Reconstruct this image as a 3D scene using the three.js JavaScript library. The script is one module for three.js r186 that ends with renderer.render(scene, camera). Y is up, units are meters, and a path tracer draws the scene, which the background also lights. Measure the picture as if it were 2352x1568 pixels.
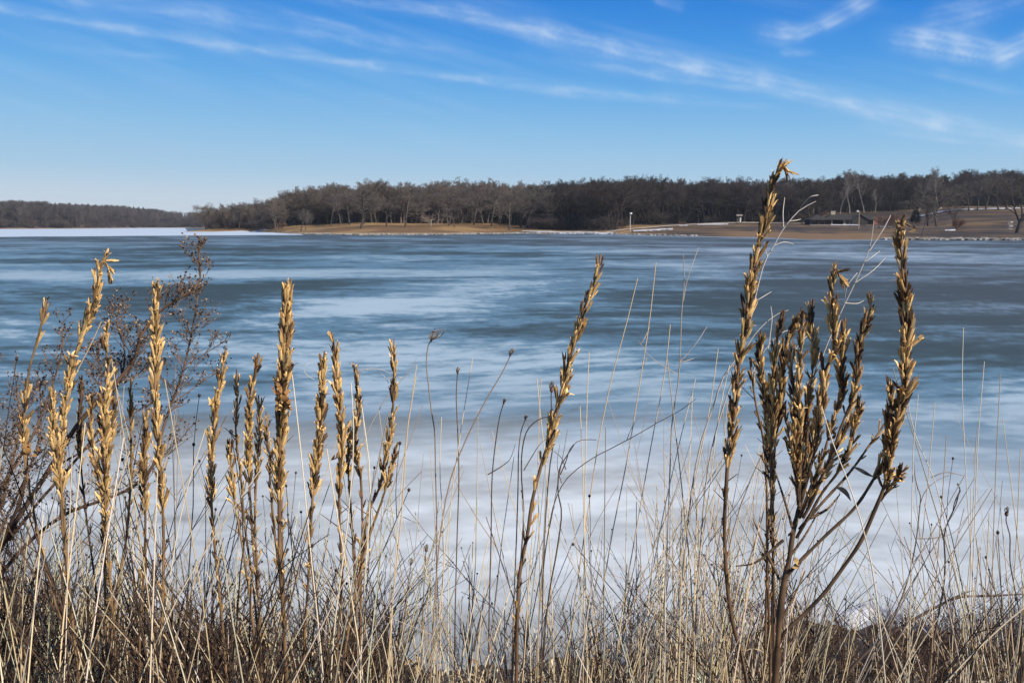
import * as THREE from 'three';
import { mergeGeometries } from 'three/addons/utils/BufferGeometryUtils.js';

// ---------------------------------------------------------------- camera
const scene = new THREE.Scene();
const EYE = 3.0, PITCH = 7.04 * Math.PI / 180, LENS = 2154;     // eye above the ice, tilt, focal length on a 2352 x 1568 picture
const camera = new THREE.PerspectiveCamera(2 * Math.atan(784 / LENS) * 180 / Math.PI, 1024 / 682, 0.05, 6000);
camera.position.set(0, EYE, 0);
camera.rotation.set(-PITCH, 0, 0);
const EXPOSURE = 1.4;
camera.focus = 2.2; camera.userData.fStop = 18;

// ---------------------------------------------------------------- seeded noise
function rng(seed) {
  let a = seed >>> 0;
  return () => { a = (a + 0x6D2B79F5) | 0; let t = Math.imul(a ^ (a >>> 15), 1 | a); t = (t + Math.imul(t ^ (t >>> 7), 61 | t)) ^ t; return ((t ^ (t >>> 14)) >>> 0) / 4294967296; };
}
const clamp = (x, a = 0, b = 1) => Math.min(b, Math.max(a, x));
const lerp = (a, b, t) => a + (b - a) * t;
const smooth = (a, b, x) => { const t = clamp((x - a) / (b - a)); return t * t * (3 - 2 * t); };
const hash = (i, j, k) => { let h = Math.imul(i, 374761393) + Math.imul(j, 668265263) + Math.imul(k, 1442695041) | 0; h = Math.imul(h ^ (h >>> 13), 1274126177); return ((h ^ (h >>> 16)) >>> 0) / 4294967296; };
function noise(x, y, k = 0) {
  const i = Math.floor(x), j = Math.floor(y), u = x - i, v = y - j, s = u * u * (3 - 2 * u), t = v * v * (3 - 2 * v);
  return lerp(lerp(hash(i, j, k), hash(i + 1, j, k), s), lerp(hash(i, j + 1, k), hash(i + 1, j + 1, k), s), t);
}
function fbm(x, y, oct, k = 0, gain = 0.5) {
  let s = 0, a = 1, w = 0;
  for (let o = 0; o < oct; o++) { s += a * noise(x, y, k + o * 17); w += a; a *= gain; x = x * 2.03 + 11.3; y = y * 2.01 + 7.7; }
  return s / w;
}

// a point of the picture at a distance along the view (metres in front of the eye)
const CP = Math.cos(PITCH), SP = Math.sin(PITCH);
function at(px, py, depth) {
  const u = (px - 1176) / LENS, v = (784 - py) / LENS, t = depth / (CP + v * SP);
  return new THREE.Vector3(u * t, EYE + t * (v * CP - SP), -depth);
}
const elevAt = (py, depth) => at(1176, py, depth).y;
const colOf = (x, depth) => 1176 + 2170 * x / depth;             // bearing of a far place, in picture columns
const xOf = (col, depth) => (col - 1176) / 2170 * depth;

// ---------------------------------------------------------------- sky (air and high cirrus only)
function cirrus() {
  const toAng = (px, py) => { const p = at(px, py, 1).sub(new THREE.Vector3(0, EYE, 0)).normalize(); return [Math.atan2(p.x, -p.z), Math.asin(p.y)]; };
  const L = [
    [[[-500, -60], [0, 18], [300, 70], [600, 115], [850, 150], [1100, 185], [1530, 226], [1800, 250]], 13, 0.34],
    [[[-300, -90], [180, 2], [500, 38], [800, 92], [1000, 138]], 20, 0.22],
    [[[640, 22], [830, 68]], 6, 0.34], [[[1195, 40], [1310, 70]], 8, 0.36],
    [[[420, -60], [1000, 25], [1250, 74], [1400, 110], [1600, 160], [1750, 190], [1950, 237], [2150, 287], [2352, 325], [2700, 360]], 20, 0.52],
    [[[1200, 118], [1500, 172], [1800, 214], [2000, 262], [2150, 300]], 16, 0.3],
    [[[1735, 68], [1800, 78], [1840, 80], [1900, 56], [1970, 18], [2050, -30]], 18, 0.5], [[[1790, 118], [1830, 122], [1880, 120]], 8, 0.35],
    [[[2040, 88], [2120, 98], [2200, 112], [2300, 130], [2380, 95], [2500, 50]], 24, 0.6], [[[2110, 55], [2230, 30], [2400, -20]], 30, 0.3], [[[2240, 118], [2330, 148]], 12, 0.35],
    [[[2140, 164], [2340, 216]], 12, 0.28], [[[1970, 292], [2190, 324], [2352, 333], [2600, 340]], 5, 0.32], [[[1500, -6], [1575, 22]], 10, 0.32],
    [[[1080, 185], [1300, 215], [1540, 235]], 10, 0.25], [[[100, 105], [420, 135]], 8, 0.16], [[[250, 60], [520, 110], [700, 135]], 12, 0.2],
    [[[2150, 262], [2240, 285]], 6, 0.2], [[[560, 10], [900, 95], [1100, 120]], 16, 0.16],
  ];
  return L.map(([pts, w, s]) => ({ p: pts.map(([x, y]) => toAng(x, y)), w: w / 2154, s }));
}
function makeSky() {
  const W = 4096, H = 2048, data = new Float32Array(W * H * 4), lines = cirrus();
  const stops = [[-90, .30, .42, .55], [-2, .50, .62, .74], [0, .65, .70, .755], [1.6, .55, .665, .77], [3, .40, .60, .78], [5.5, .265, .525, .80], [8, .145, .42, .80], [10.5, .072, .32, .77], [13, .036, .24, .71], [20, .02, .16, .55], [40, .016, .09, .33], [90, .014, .07, .26]];
  for (let r = 0; r < H; r++) {
    const e = ((r + 0.5) / H - 0.5) * 180, er = e * Math.PI / 180;
    let k = 0; while (k < stops.length - 2 && e > stops[k + 1][0]) k++;
    const [a, b] = [stops[k], stops[k + 1]];
    for (let c = 0; c < W; c++) {
      const phi = ((c + 0.5) / W - 0.5) * 2 * Math.PI, az = Math.atan2(Math.cos(phi), -Math.sin(phi));
      // the air is palest low down and away from the sun's side, deepest at right angles to the sun
      const q = Math.sin(az), e2 = e > 0 ? e * (1 + 0.24 * q) : e;
      let kk = k; if (e > 0) { kk = 0; while (kk < stops.length - 2 && e2 > stops[kk + 1][0]) kk++; }
      const A = stops[kk], B = stops[kk + 1], t = clamp((e2 - A[0]) / (B[0] - A[0])), i = (r * W + c) * 4;
      let R = lerp(A[1], B[1], t), G = lerp(A[2], B[2], t), Bl = lerp(A[3], B[3], t);
      if (e > 0.5 && e < 60) {
        let cl = 0;
        if (az > -0.95 && az < 0.95 && e < 20) {
          for (const l of lines) for (let n = 0; n < l.p.length - 1; n++) {
            const [x0, y0] = l.p[n], [x1, y1] = l.p[n + 1], dx = x1 - x0, dy = y1 - y0;
            if (az < Math.min(x0, x1) - 0.04 || az > Math.max(x0, x1) + 0.04 || er < Math.min(y0, y1) - 0.06 || er > Math.max(y0, y1) + 0.06) continue;
            const len = Math.hypot(dx, dy), s = clamp(((az - x0) * dx + (er - y0) * dy) / (len * len)), off = ((az - x0) * -dy + (er - y0) * dx) / len;
            const d = Math.hypot(az - x0 - dx * s, er - y0 - dy * s), w = l.w * (0.5 + 0.75 * noise(az * 23, er * 23, 5));
            if (d > w * 3.2) continue;
            const first = n === 0, last = n === l.p.length - 2, run = (n + s) / (l.p.length - 1), ends = Math.min(1, run * 5 + 0.1, (1 - run) * 5 + 0.1);
            // fibres along the streak, a little oblique to it
            const along = ((az - x0) * dx + (er - y0) * dy) / len;
            const sway = (fbm(along * 9, off * 30, 3, 12) - 0.5) * 0.02, f = fbm(along * 7 + off * 40, (off + sway) * 520 - along * 16, 5, 31, 0.6), f2 = fbm(along * 34, (off + sway) * 240 + along * 60, 4, 55, 0.55), g = fbm(az * 20, er * 60, 4, 77);
            const edge = off > 0 ? d / w : d / (w * 0.8);
            const v = l.s * 1.08 * Math.exp(-edge * edge * 0.75) * (0.3 + 1.0 * smooth(0.3, 0.74, f * 0.62 + f2 * 0.38)) * (0.8 + 0.35 * smooth(0.3, 0.68, g)) * ends;
            cl = Math.max(cl, v) + Math.min(cl, v) * 0.25;
          }
        }
        // thin veil everywhere, drawn out the same way
        const along = az + er * -4, veil = clamp(fbm(az * 7 + er * 9, er * 60 + az * 16, 5, 301) - 0.5) * smooth(2, 9, e) * (1 - smooth(25, 55, e));
        cl = clamp(cl * 0.85 + veil * 0.42, 0, 0.8);
        R = lerp(R, 0.60, cl); G = lerp(G, 0.74, cl); Bl = lerp(Bl, 0.92, cl);
      }
      data[i] = R / EXPOSURE; data[i + 1] = G / EXPOSURE; data[i + 2] = Bl / EXPOSURE; data[i + 3] = 1;
    }
  }
  const tex = new THREE.DataTexture(data, W, H, THREE.RGBAFormat, THREE.FloatType);
  tex.mapping = THREE.EquirectangularReflectionMapping; tex.colorSpace = THREE.LinearSRGBColorSpace;
  tex.magFilter = tex.minFilter = THREE.LinearFilter; tex.needsUpdate = true;
  return tex;
}
scene.background = makeSky();
scene.environment = scene.background;

// ---------------------------------------------------------------- sun: on the right, a little over a third of the way up
const SUN_AZ = 130 * Math.PI / 180, SUN_EL = 38 * Math.PI / 180;
const sun = new THREE.DirectionalLight(new THREE.Color(1.0, 0.92, 0.80), 4.4);
sun.position.set(Math.sin(SUN_AZ) * Math.cos(SUN_EL), Math.sin(SUN_EL), -Math.cos(SUN_AZ) * Math.cos(SUN_EL)).multiplyScalar(60);
sun.castShadow = true; sun.shadow.mapSize.set(4096, 4096);
Object.assign(sun.shadow.camera, { left: -20, right: 20, top: 20, bottom: -20, near: 1, far: 200 });
scene.add(sun, sun.target);

// thin winter haze over the lake
scene.fog = new THREE.FogExp2(new THREE.Color(0.72, 0.80, 0.90), 0.00009);

// ---------------------------------------------------------------- building helpers
const used = new Map();
function numbered(name) { const n = used.get(name) ?? 0; used.set(name, n + 1); return n ? `${name}_${String(n).padStart(3, '0')}` : name; }
function tag(o, label, category, group) { o.userData.label = label; if (category) o.userData.category = category; if (group) o.userData.group = group; return o; }
function thing(name, label, category, pos = [0, 0, 0], group) {
  const o = new THREE.Group(); o.name = numbered(name); o.position.set(...(pos.isVector3 ? pos.toArray() : pos)); scene.add(o);
  return tag(o, label, category, group);
}
function part(name, geo, mat, parent) {
  const m = new THREE.Mesh(geo, mat); m.name = name; m.castShadow = m.receiveShadow = true; parent.add(m); return m;
}
function struct(name, geo, mat, label) {
  const m = new THREE.Mesh(geo, mat); m.name = name; m.castShadow = m.receiveShadow = true; m.userData.kind = 'structure'; if (label) m.userData.label = label; scene.add(m); return m;
}
const V = (x, y, z) => new THREE.Vector3(x, y, z);
// collects tubes, strips and quads with colours into one geometry
class Shape {
  constructor() { this.p = []; this.n = []; this.c = []; this.i = []; }
  get tris() { return this.i.length / 3; }
  vert(p, n, c) { this.p.push(p.x, p.y, p.z); this.n.push(n.x, n.y, n.z); this.c.push(c[0], c[1], c[2]); return this.p.length / 3 - 1; }
  tube(pts, rad, sides, col, col2) {
    const m = pts.length, T = V(), N = V(), B = V(), q = V(), nn = V();
    T.subVectors(pts[1], pts[0]).normalize();
    N.set(Math.abs(T.y) < 0.9 ? 0 : 1, Math.abs(T.y) < 0.9 ? 1 : 0, 0).cross(T).normalize();
    const base = this.p.length / 3;
    for (let k = 0; k < m; k++) {
      T.subVectors(pts[Math.min(m - 1, k + 1)], pts[Math.max(0, k - 1)]).normalize();
      N.addScaledVector(T, -N.dot(T)).normalize(); B.crossVectors(T, N);
      const r = typeof rad === 'function' ? rad(k / (m - 1)) : lerp(rad[0], rad[1], k / (m - 1));
      const c = col2 ? [0, 1, 2].map((x) => lerp(col[x], col2[x], k / (m - 1))) : typeof col === 'function' ? col(k / (m - 1), k) : col;
      for (let s = 0; s < sides; s++) {
        const a = s / sides * Math.PI * 2;
        nn.copy(N).multiplyScalar(Math.cos(a)).addScaledVector(B, Math.sin(a));
        this.vert(q.copy(pts[k]).addScaledVector(nn, r), nn, c);
      }
    }
    for (let k = 0; k < m - 1; k++) for (let s = 0; s < sides; s++) {
      const a = base + k * sides + s, b = base + k * sides + (s + 1) % sides;
      this.i.push(a, b, a + sides, b, b + sides, a + sides);
    }
    return this;
  }
  // flat blade along pts; side: the direction of its width at each point
  blade(pts, width, side, col) {
    const base = this.p.length / 3, m = pts.length, T = V(), S = V(), N = V(), q = V();
    for (let k = 0; k < m; k++) {
      T.subVectors(pts[Math.min(m - 1, k + 1)], pts[Math.max(0, k - 1)]).normalize();
      S.copy(Array.isArray(side) ? side[k] : side); S.addScaledVector(T, -S.dot(T)).normalize(); N.crossVectors(S, T).normalize();
      const w = width(k / (m - 1)) / 2, c = typeof col === 'function' ? col(k / (m - 1)) : col;
      this.vert(q.copy(pts[k]).addScaledVector(S, -w), N, c); this.vert(q.copy(pts[k]).addScaledVector(S, w), N, c);
    }
    for (let k = 0; k < m - 1; k++) { const a = base + 2 * k; this.i.push(a, a + 1, a + 2, a + 1, a + 3, a + 2); }
    return this;
  }
  quad(a, b, c, d, col) {
    const n = V().subVectors(b, a).cross(V().subVectors(d, a)).normalize(), base = this.p.length / 3;
    for (const x of [a, b, c, d]) this.vert(x, n, col);
    this.i.push(base, base + 1, base + 2, base, base + 2, base + 3); return this;
  }
  box(x0, y0, z0, x1, y1, z1, col) {
    const v = (x, y, z) => V(x, y, z);
    this.quad(v(x0, y0, z1), v(x1, y0, z1), v(x1, y1, z1), v(x0, y1, z1), col); this.quad(v(x1, y0, z0), v(x0, y0, z0), v(x0, y1, z0), v(x1, y1, z0), col);
    this.quad(v(x0, y0, z0), v(x0, y0, z1), v(x0, y1, z1), v(x0, y1, z0), col); this.quad(v(x1, y0, z1), v(x1, y0, z0), v(x1, y1, z0), v(x1, y1, z1), col);
    this.quad(v(x0, y1, z1), v(x1, y1, z1), v(x1, y1, z0), v(x0, y1, z0), col); this.quad(v(x0, y0, z0), v(x1, y0, z0), v(x1, y0, z1), v(x0, y0, z1), col); return this;
  }
  blob(c, r, seg, col, squash = 1) {                              // a small rounded lump
    const g = new THREE.IcosahedronGeometry(1, seg), a = g.attributes.position, base = this.p.length / 3;
    for (let k = 0; k < a.count; k++) { const n = V().fromBufferAttribute(a, k); this.vert(V(c.x + n.x * r, c.y + n.y * r * squash, c.z + n.z * r), n, col); this.i.push(base + k); }
    return this;
  }
  geo() {
    const g = new THREE.BufferGeometry();
    g.setAttribute('position', new THREE.Float32BufferAttribute(this.p, 3)); g.setAttribute('normal', new THREE.Float32BufferAttribute(this.n, 3));
    g.setAttribute('color', new THREE.Float32BufferAttribute(this.c, 3)); g.setIndex(this.i); return g;
  }
}
const mat = (o) => new THREE.MeshStandardMaterial({ vertexColors: true, roughness: 0.85, side: THREE.DoubleSide, ...o });
const rnd = (R, a, b) => a + (b - a) * R();
function instances(name, geo, m, mats, colors, label) {
  const o = new THREE.InstancedMesh(geo, m, mats.length); o.name = numbered(name);
  mats.forEach((x, k) => { o.setMatrixAt(k, x); if (colors) o.setColorAt(k, colors[k]); });
  o.castShadow = o.receiveShadow = true; o.userData.kind = 'stuff'; if (label) o.userData.label = label; scene.add(o); return o;
}
const place = (pos, yaw, s, tilt = 0, tiltDir = 0) => {
  const q = new THREE.Quaternion().setFromAxisAngle(V(Math.cos(tiltDir), 0, Math.sin(tiltDir)), tilt).multiply(new THREE.Quaternion().setFromAxisAngle(V(0, 1, 0), yaw));
  return new THREE.Matrix4().compose(pos, q, s.isVector3 ? s : V(s, s, s));
};
function spline(pts, n) { return new THREE.CatmullRomCurve3(pts, false, 'centripetal').getPoints(n); }

// ================================================================ the setting
// ---- the far land, as columns of [distance, height] along bearings
const E = (py, d) => [d, elevAt(py, d)];
const LAND = [
  [408, [458, -0.6], [466, -0.6], [480, -0.6], [500, -0.8], [520, -1]],
  [430, [462, 0], [466, 0.25], [474, 0.3], [490, -0.5], [520, -1]],
  [470, [460, 0], [466, 0.5], [490, 0.9], [540, 1.2], [600, 0]],
  [510, [460, 0], [467, 0.7], E(525, 485), [540, 2.6], [640, 3]],
  [574, [455, 0], [463, 0.7], E(520.5, 490), E(518, 545), [680, 6]],
  [690, [331, 0], [338, 0.6], [375, 1.5], E(516, 440), E(511, 520)],
  [830, [297, 0], [303, 0.6], [345, 1.6], E(512, 410), E(506, 490)],
  [1000, [306, 0], [312, 0.6], [350, 1.8], E(514, 410), E(506, 480)],
  [1130, [338, 0], [344, 0.6], [375, 1.9], E(514, 430), E(507, 490)],
  [1190, [363, 0], [369, 0.5], [390, 1.4], E(517, 430), E(507, 490)],
  [1300, [358, 0], [362, 0.4], [380, 0.9], E(519, 430), E(505, 520)],
  [1390, [335, 0], [339, 0.3], [365, 1.2], E(521, 420), E(503, 540)],
  [1470, [300, 0], [305, 0.5], E(528.5, 345), E(516, 430), E(502, 540)],
  [1560, [274, 0], [279, 0.4], E(522, 370), E(513, 440), E(502, 540)],
  [1700, [252, 0], [270, 0.5], E(517, 385), E(511, 440), E(500, 540)],
  [1870, [207, 0], [230, 0.35], E(517, 412), E(515, 440), E(488, 525)],
  [2050, [200, 0], [207, 0.5], E(518, 405), E(513, 432), E(483, 520)],
  [2200, [195, 0], [201, 0.5], E(519, 325), E(482, 450), E(474, 560)],
  [2352, [190, 0], [196, 0.5], E(519, 320), E(480, 450), E(471, 560)],
  [3100, [180, 0], [186, 0.5], E(520, 300), E(485, 450), E(475, 560)],
];
const FAR = [
  [-1500, [640, 0], [655, 1], [700, 8], [800, 16], [1100, 22]], [-700, [700, 0], [716, 1], [760, 8], [860, 16], [1100, 22]], [0, [836, 0], [850, 1], [895, 8], [990, 15], [1200, 22]], [150, [915, 0], [930, 1], [975, 7], [1080, 14], [1300, 20]],
  [383, [1250, 0], [1265, 1], [1300, 6], [1400, 12], [1600, 18]], [560, [1290, 0], [1305, 1], [1340, 5], [1440, 11], [1600, 16]], [700, [1290, 0], [1305, 1], [1340, 5], [1440, 11], [1600, 16]],
];
function landRow(T, col) {
  let k = 0; while (k < T.length - 2 && col > T[k + 1][0]) k++;
  const t = clamp((col - T[k][0]) / (T[k + 1][0] - T[k][0])), s = t * t * (3 - 2 * t) * 0.5 + t * 0.5;
  return [1, 2, 3, 4, 5].map((j) => [lerp(T[k][j][0], T[k + 1][j][0], s), lerp(T[k][j][1], T[k + 1][j][1], s)]);
}
function landY(T, col, d) {
  const r = landRow(T, col);
  if (d <= r[0][0]) return lerp(r[0][1], r[0][1] - 1.2, clamp((r[0][0] - d) / 6));
  for (let k = 0; k < 4; k++) if (d <= r[k + 1][0]) return lerp(r[k][1], r[k + 1][1], (d - r[k][0]) / (r[k + 1][0] - r[k][0]));
  return T === LAND ? r[4][1] + Math.min(d - r[4][0], 220) * 0.07 * smooth(640, 800, col) - (d - r[4][0]) * 0.02 * smooth(640, 600, col) : r[4][1] + (d - r[4][0]) * 0.01;
}
const shoreAt = (col) => landRow(LAND, col)[0][0];
const onLand = (col, d, T = LAND) => V(xOf(col, d), landY(T, col, d), -d);

function landMesh(T, c0, c1, nc, rows, paint) {
  const p = [], c = [], ix = [], n = rows.length;
  for (let a = 0; a <= nc; a++) {
    const col = lerp(c0, c1, a / nc), r = landRow(T, col);
    for (const q of rows) {
      let d = q < 0 ? r[0][0] + q * 6 : q <= 4 ? lerp(r[Math.min(3, Math.floor(q))][0], r[Math.min(4, Math.floor(q) + 1)][0], q - Math.min(3, Math.floor(q))) : r[4][0] + (q - 4) * 400;
      const y = landY(T, col, d), x = xOf(col, d), w = y > 0.05 ? (fbm(x * 0.09, d * 0.09, 4, 9) - 0.5) * Math.min(0.5, y * 0.4) : 0;
      p.push(x, y + w, -d); c.push(...paint(col, d, x, r, y));
    }
  }
  for (let a = 0; a < nc; a++) for (let b = 0; b < n - 1; b++) { const i = a * n + b; ix.push(i, i + n, i + 1, i + 1, i + n, i + n + 1); }
  const g = new THREE.BufferGeometry(); g.setAttribute('position', new THREE.Float32BufferAttribute(p, 3)); g.setAttribute('color', new THREE.Float32BufferAttribute(c, 3)); g.setIndex(ix); g.computeVertexNormals();
  return g;
}
const rowsNear = [-1, -0.4]; for (let q = 0; q <= 4; q += q < 1 ? 0.1 : 0.07) rowsNear.push(q); rowsNear.push(4, 4.2, 4.6, 5.2, 6);
const mix3 = (a, b, t) => [lerp(a[0], b[0], t), lerp(a[1], b[1], t), lerp(a[2], b[2], t)];
const LAWN = [0.17, 0.09, 0.024], LAWN_PALE = [0.30, 0.178, 0.058], LITTER = [0.055, 0.038, 0.026], REEDS = [0.42, 0.32, 0.18], BEACH = [0.235, 0.135, 0.05];
const landPaint = (col, d, x, r, y) => {
  const s = d - r[0][0], n = fbm(x * 0.05, d * 0.035, 4, 21), m = fbm(x * 0.25, d * 0.12, 3, 40);
  let k = mix3(LAWN, LAWN_PALE, smooth(0.42, 0.66, n)); k = k.map((v) => v * (0.75 + 0.5 * m));
  const reed = smooth(9, 4, s) * smooth(640, 720, col) * smooth(1100, 950, col) + smooth(6, 3, s) * 0.5; k = mix3(k, REEDS.map((v) => v * (0.7 + 0.6 * m)), clamp(reed));
  const beach = smooth(1600, 1720, col) * smooth(2075, 2010, col) * smooth(58, 48, s + 6 * (n - 0.5)) * smooth(0, 2, s); k = mix3(k, BEACH.map((v) => v * (0.9 + 0.2 * m)), beach);
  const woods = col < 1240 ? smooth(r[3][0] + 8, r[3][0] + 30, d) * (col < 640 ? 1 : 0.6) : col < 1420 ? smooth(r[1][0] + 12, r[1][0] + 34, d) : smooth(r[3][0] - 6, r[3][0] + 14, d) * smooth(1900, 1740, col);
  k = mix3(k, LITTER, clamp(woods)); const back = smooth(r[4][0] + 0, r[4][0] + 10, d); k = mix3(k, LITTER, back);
  const dk = Math.min(0.85, (0.45 + 0.45 * smooth(0.44, 0.58, fbm(x * 0.02 + 3, d * 0.11, 4, 90))) * smooth(1420, 1560, col) * (1 - 0.8 * beach)); return k.map((v) => v * (1 - dk) * 0.85);  // right-hand lawn darkened, with bands of tree shade painted into its colour
};
const groundMat = mat({ roughness: 0.95 });
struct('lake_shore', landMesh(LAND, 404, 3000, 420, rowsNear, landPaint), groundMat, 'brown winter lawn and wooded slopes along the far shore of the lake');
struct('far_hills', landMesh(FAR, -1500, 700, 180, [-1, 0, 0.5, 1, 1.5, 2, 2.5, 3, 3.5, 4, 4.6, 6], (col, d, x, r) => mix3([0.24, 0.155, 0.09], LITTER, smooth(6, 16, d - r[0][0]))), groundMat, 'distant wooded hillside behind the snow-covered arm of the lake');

// ---- the frozen lake: one sheet, its colours the ice's own (white snow ice, blue-grey ice, dark clear ice)
const A_SNOW = at(0, 543, 1), SNOW_D0 = 262, SNOW_D1 = 308;       // edge of the snow cover on the ice
function iceColor(x, z) {
  const d = Math.hypot(x, z), fd = -z;
  const wx = (fbm(x * 0.05, z * 0.05, 3, 61) - 0.5) * 10, wz = (fbm(x * 0.05 + 9, z * 0.05, 3, 67) - 0.5) * 8;
  const X = x + wx, Z = z + wz;
  const U = X + 0.3 * Z, big = fbm(U * 0.02 + 3.1, Z * 0.022 + 5.4, 3, 100), mid = fbm(U * 0.075 + 1.7, Z * 0.09 + 2.2, 4, 120), band = fbm(U * 0.13 + 4, Z * 0.22 + 8, 4, 130, 0.55), fine = fbm(U * 0.42, Z * 1.1, 4, 140, 0.62), grain = fbm(U * 1.7, Z * 3.0, 4, 160, 0.66);
  let v = (big - 0.5) * 1.1 + (mid - 0.5) * 2.3 + (band - 0.5) * 1.9 + (fine - 0.5) * 1.2 * smooth(330, 60, d) + (grain - 0.5) * 1.15 * smooth(95, 20, d);   // + : white, - : clear and dark
  v += -0.085 + 0.13 * smooth(34, 22, d);
  // patches that are where they are
  for (const [px, pz, rx, rz, s] of ICE_PATCH) { const a = (x + wx * 0.12 - px) / rx, b = (z + wz * 0.12 - pz) / rz, q = a * a + b * b; if (q < 6) v += s * 0.42 * Math.exp(-q); }
  // farther out the ice is older and clearer; along this shore it is rotten and white
  const out = smooth(60, 260, d), shore = smooth(16.5, 9.6, d + (mid - 0.5) * 5 + (fine - 0.5) * 2);
  let t = 0.5 + 0.5 * Math.tanh(v * 1.65); t = lerp(t, 0.1 + 0.42 * smooth(0.45, 1.0, t), out * 0.8); t *= 1 - 0.16 * smooth(30, 70, d);
  const dark = [0.043, 0.066, 0.074], blue = [0.105, 0.196, 0.272], white = [0.35, 0.455, 0.52];
  let c = t < 0.5 ? mix3(dark, blue, smooth(0, 0.5, t)) : mix3(blue, white, smooth(0.5, 1.0, t));
  const grey = smooth(-2, 26, x) * smooth(14, 40, d) + 0.65 * smooth(90, 200, d); c = mix3(c, [c[1] * 0.86 + 0.012, c[1] * 1.0 + 0.008, c[1] * 1.16 + 0.01], clamp(grey) * 0.5);
  const w2 = [0.54, 0.585, 0.60].map((q) => q * (0.96 + 0.5 * (band - 0.5) + 0.6 * (fine - 0.5) + 0.4 * (grain - 0.5) + 0.25 * (fbm(x * 5, z * 6, 3, 190) - 0.5))); c = mix3(c, w2, shore * (0.93 + 0.3 * (fine - 0.5)));
  const mid2 = smooth(20, 13, d) * (1 - shore); c = mix3(c, [0.27, 0.34, 0.40], mid2 * 0.55 * clamp(0.6 + (fine - 0.4) * 2));
  // ice colour gets darker close to the bank
  const bankEdge = smooth(7.3, 6.35, d - (x > 1 ? 0.35 * smooth(1, 3, x) : 0) + (fine - 0.5) * 1.1); c = mix3(c, [0.1, 0.105, 0.11], bankEdge * 0.8 * (0.45 + 0.55 * smooth(-1.2, 0.4, x)));
  // pale rim along the far shore
  const col = colOf(x, fd); if (fd > 150 && col > 1100 && col < 2050) { const s = shoreAt(col) - fd; c = mix3(c, [0.36, 0.43, 0.5], smooth(16, 4, s + (fine - 0.5) * 10) * 0.75 * smooth(1100, 1250, col) * smooth(2050, 1650, col)); }
  return c;
}
const icePt = (px, py) => { const v = (784 - py) / LENS, k = EYE / (SP - v * CP); return [(px - 1176) / LENS * k, -(CP + v * SP) * k]; };
const ICE_PATCH = [[[940, 700, 330, 46], 1.0], [[1180, 668, 220, 18], 0.55], [[600, 760, 320, 40], 0.7], [[640, 840, 300, 30], 0.15], [[120, 690, 260, 30], 0.55], [[60, 634, 200, 12], 0.8], [[300, 610, 400, 14], 0.35], [[1560, 715, 300, 22], -0.9], [[1080, 775, 240, 22], -0.8], [[560, 660, 260, 22], -0.95],
  [[1250, 700, 140, 10], -0.55], [[1900, 700, 500, 60], -0.32], [[1700, 900, 420, 40], 0.25], [[1900, 770, 400, 14], 0.4], [[2200, 890, 260, 30], -0.35], [[800, 865, 350, 24], -0.5], [[1300, 566, 260, 4], 1.0], [[560, 580, 150, 4], 0.9], [[1000, 585, 300, 6], 0.45], [[2000, 640, 500, 10], 0.2], [[400, 570, 500, 9], -0.4], [[1450, 830, 250, 30], 0.35], [[1150, 930, 600, 30], 0.2], [[620, 930, 260, 16], -0.5]]
  .map(([[px, py, w, h], s]) => { const [x, z] = icePt(px, py), [x1] = icePt(px + w, py), za = icePt(px, py - h)[1], zb = icePt(px, py + h)[1]; return [x, z, Math.abs(x1 - x), Math.abs(za - zb) / 2, s]; });
{
  const p = [], c = [], n = [], ix = [], rs = [], as = [];
  for (let y = 1900; y > 560; y -= 2.2) rs.push(LENS * EYE / (y - 518)); for (let y = 560; y > 521; y -= 0.9) rs.push(LENS * EYE / (y - 518)); rs.push(2600, 4200);
  for (let a = -88; a < -31; a += 3) as.push(a); for (let a = -31; a < 31; a += 0.135) as.push(a); for (let a = 31; a <= 89; a += 3) as.push(a);
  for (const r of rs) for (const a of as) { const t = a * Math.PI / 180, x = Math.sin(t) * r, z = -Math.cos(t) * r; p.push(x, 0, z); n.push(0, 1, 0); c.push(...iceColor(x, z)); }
  const w = as.length; for (let j = 0; j < rs.length - 1; j++) for (let k = 0; k < w - 1; k++) { const i = j * w + k; ix.push(i, i + 1, i + w, i + 1, i + w + 1, i + w); }
  const g = new THREE.BufferGeometry(); g.setAttribute('position', new THREE.Float32BufferAttribute(p, 3)); g.setAttribute('normal', new THREE.Float32BufferAttribute(n, 3)); g.setAttribute('color', new THREE.Float32BufferAttribute(c, 3)); g.setIndex(ix);
  struct('frozen_lake', g, new THREE.MeshPhysicalMaterial({ vertexColors: true, roughness: 0.75, specularIntensity: 0.22, side: THREE.DoubleSide }), 'frozen lake with streaks of white and dark blue ice');
}
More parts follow.
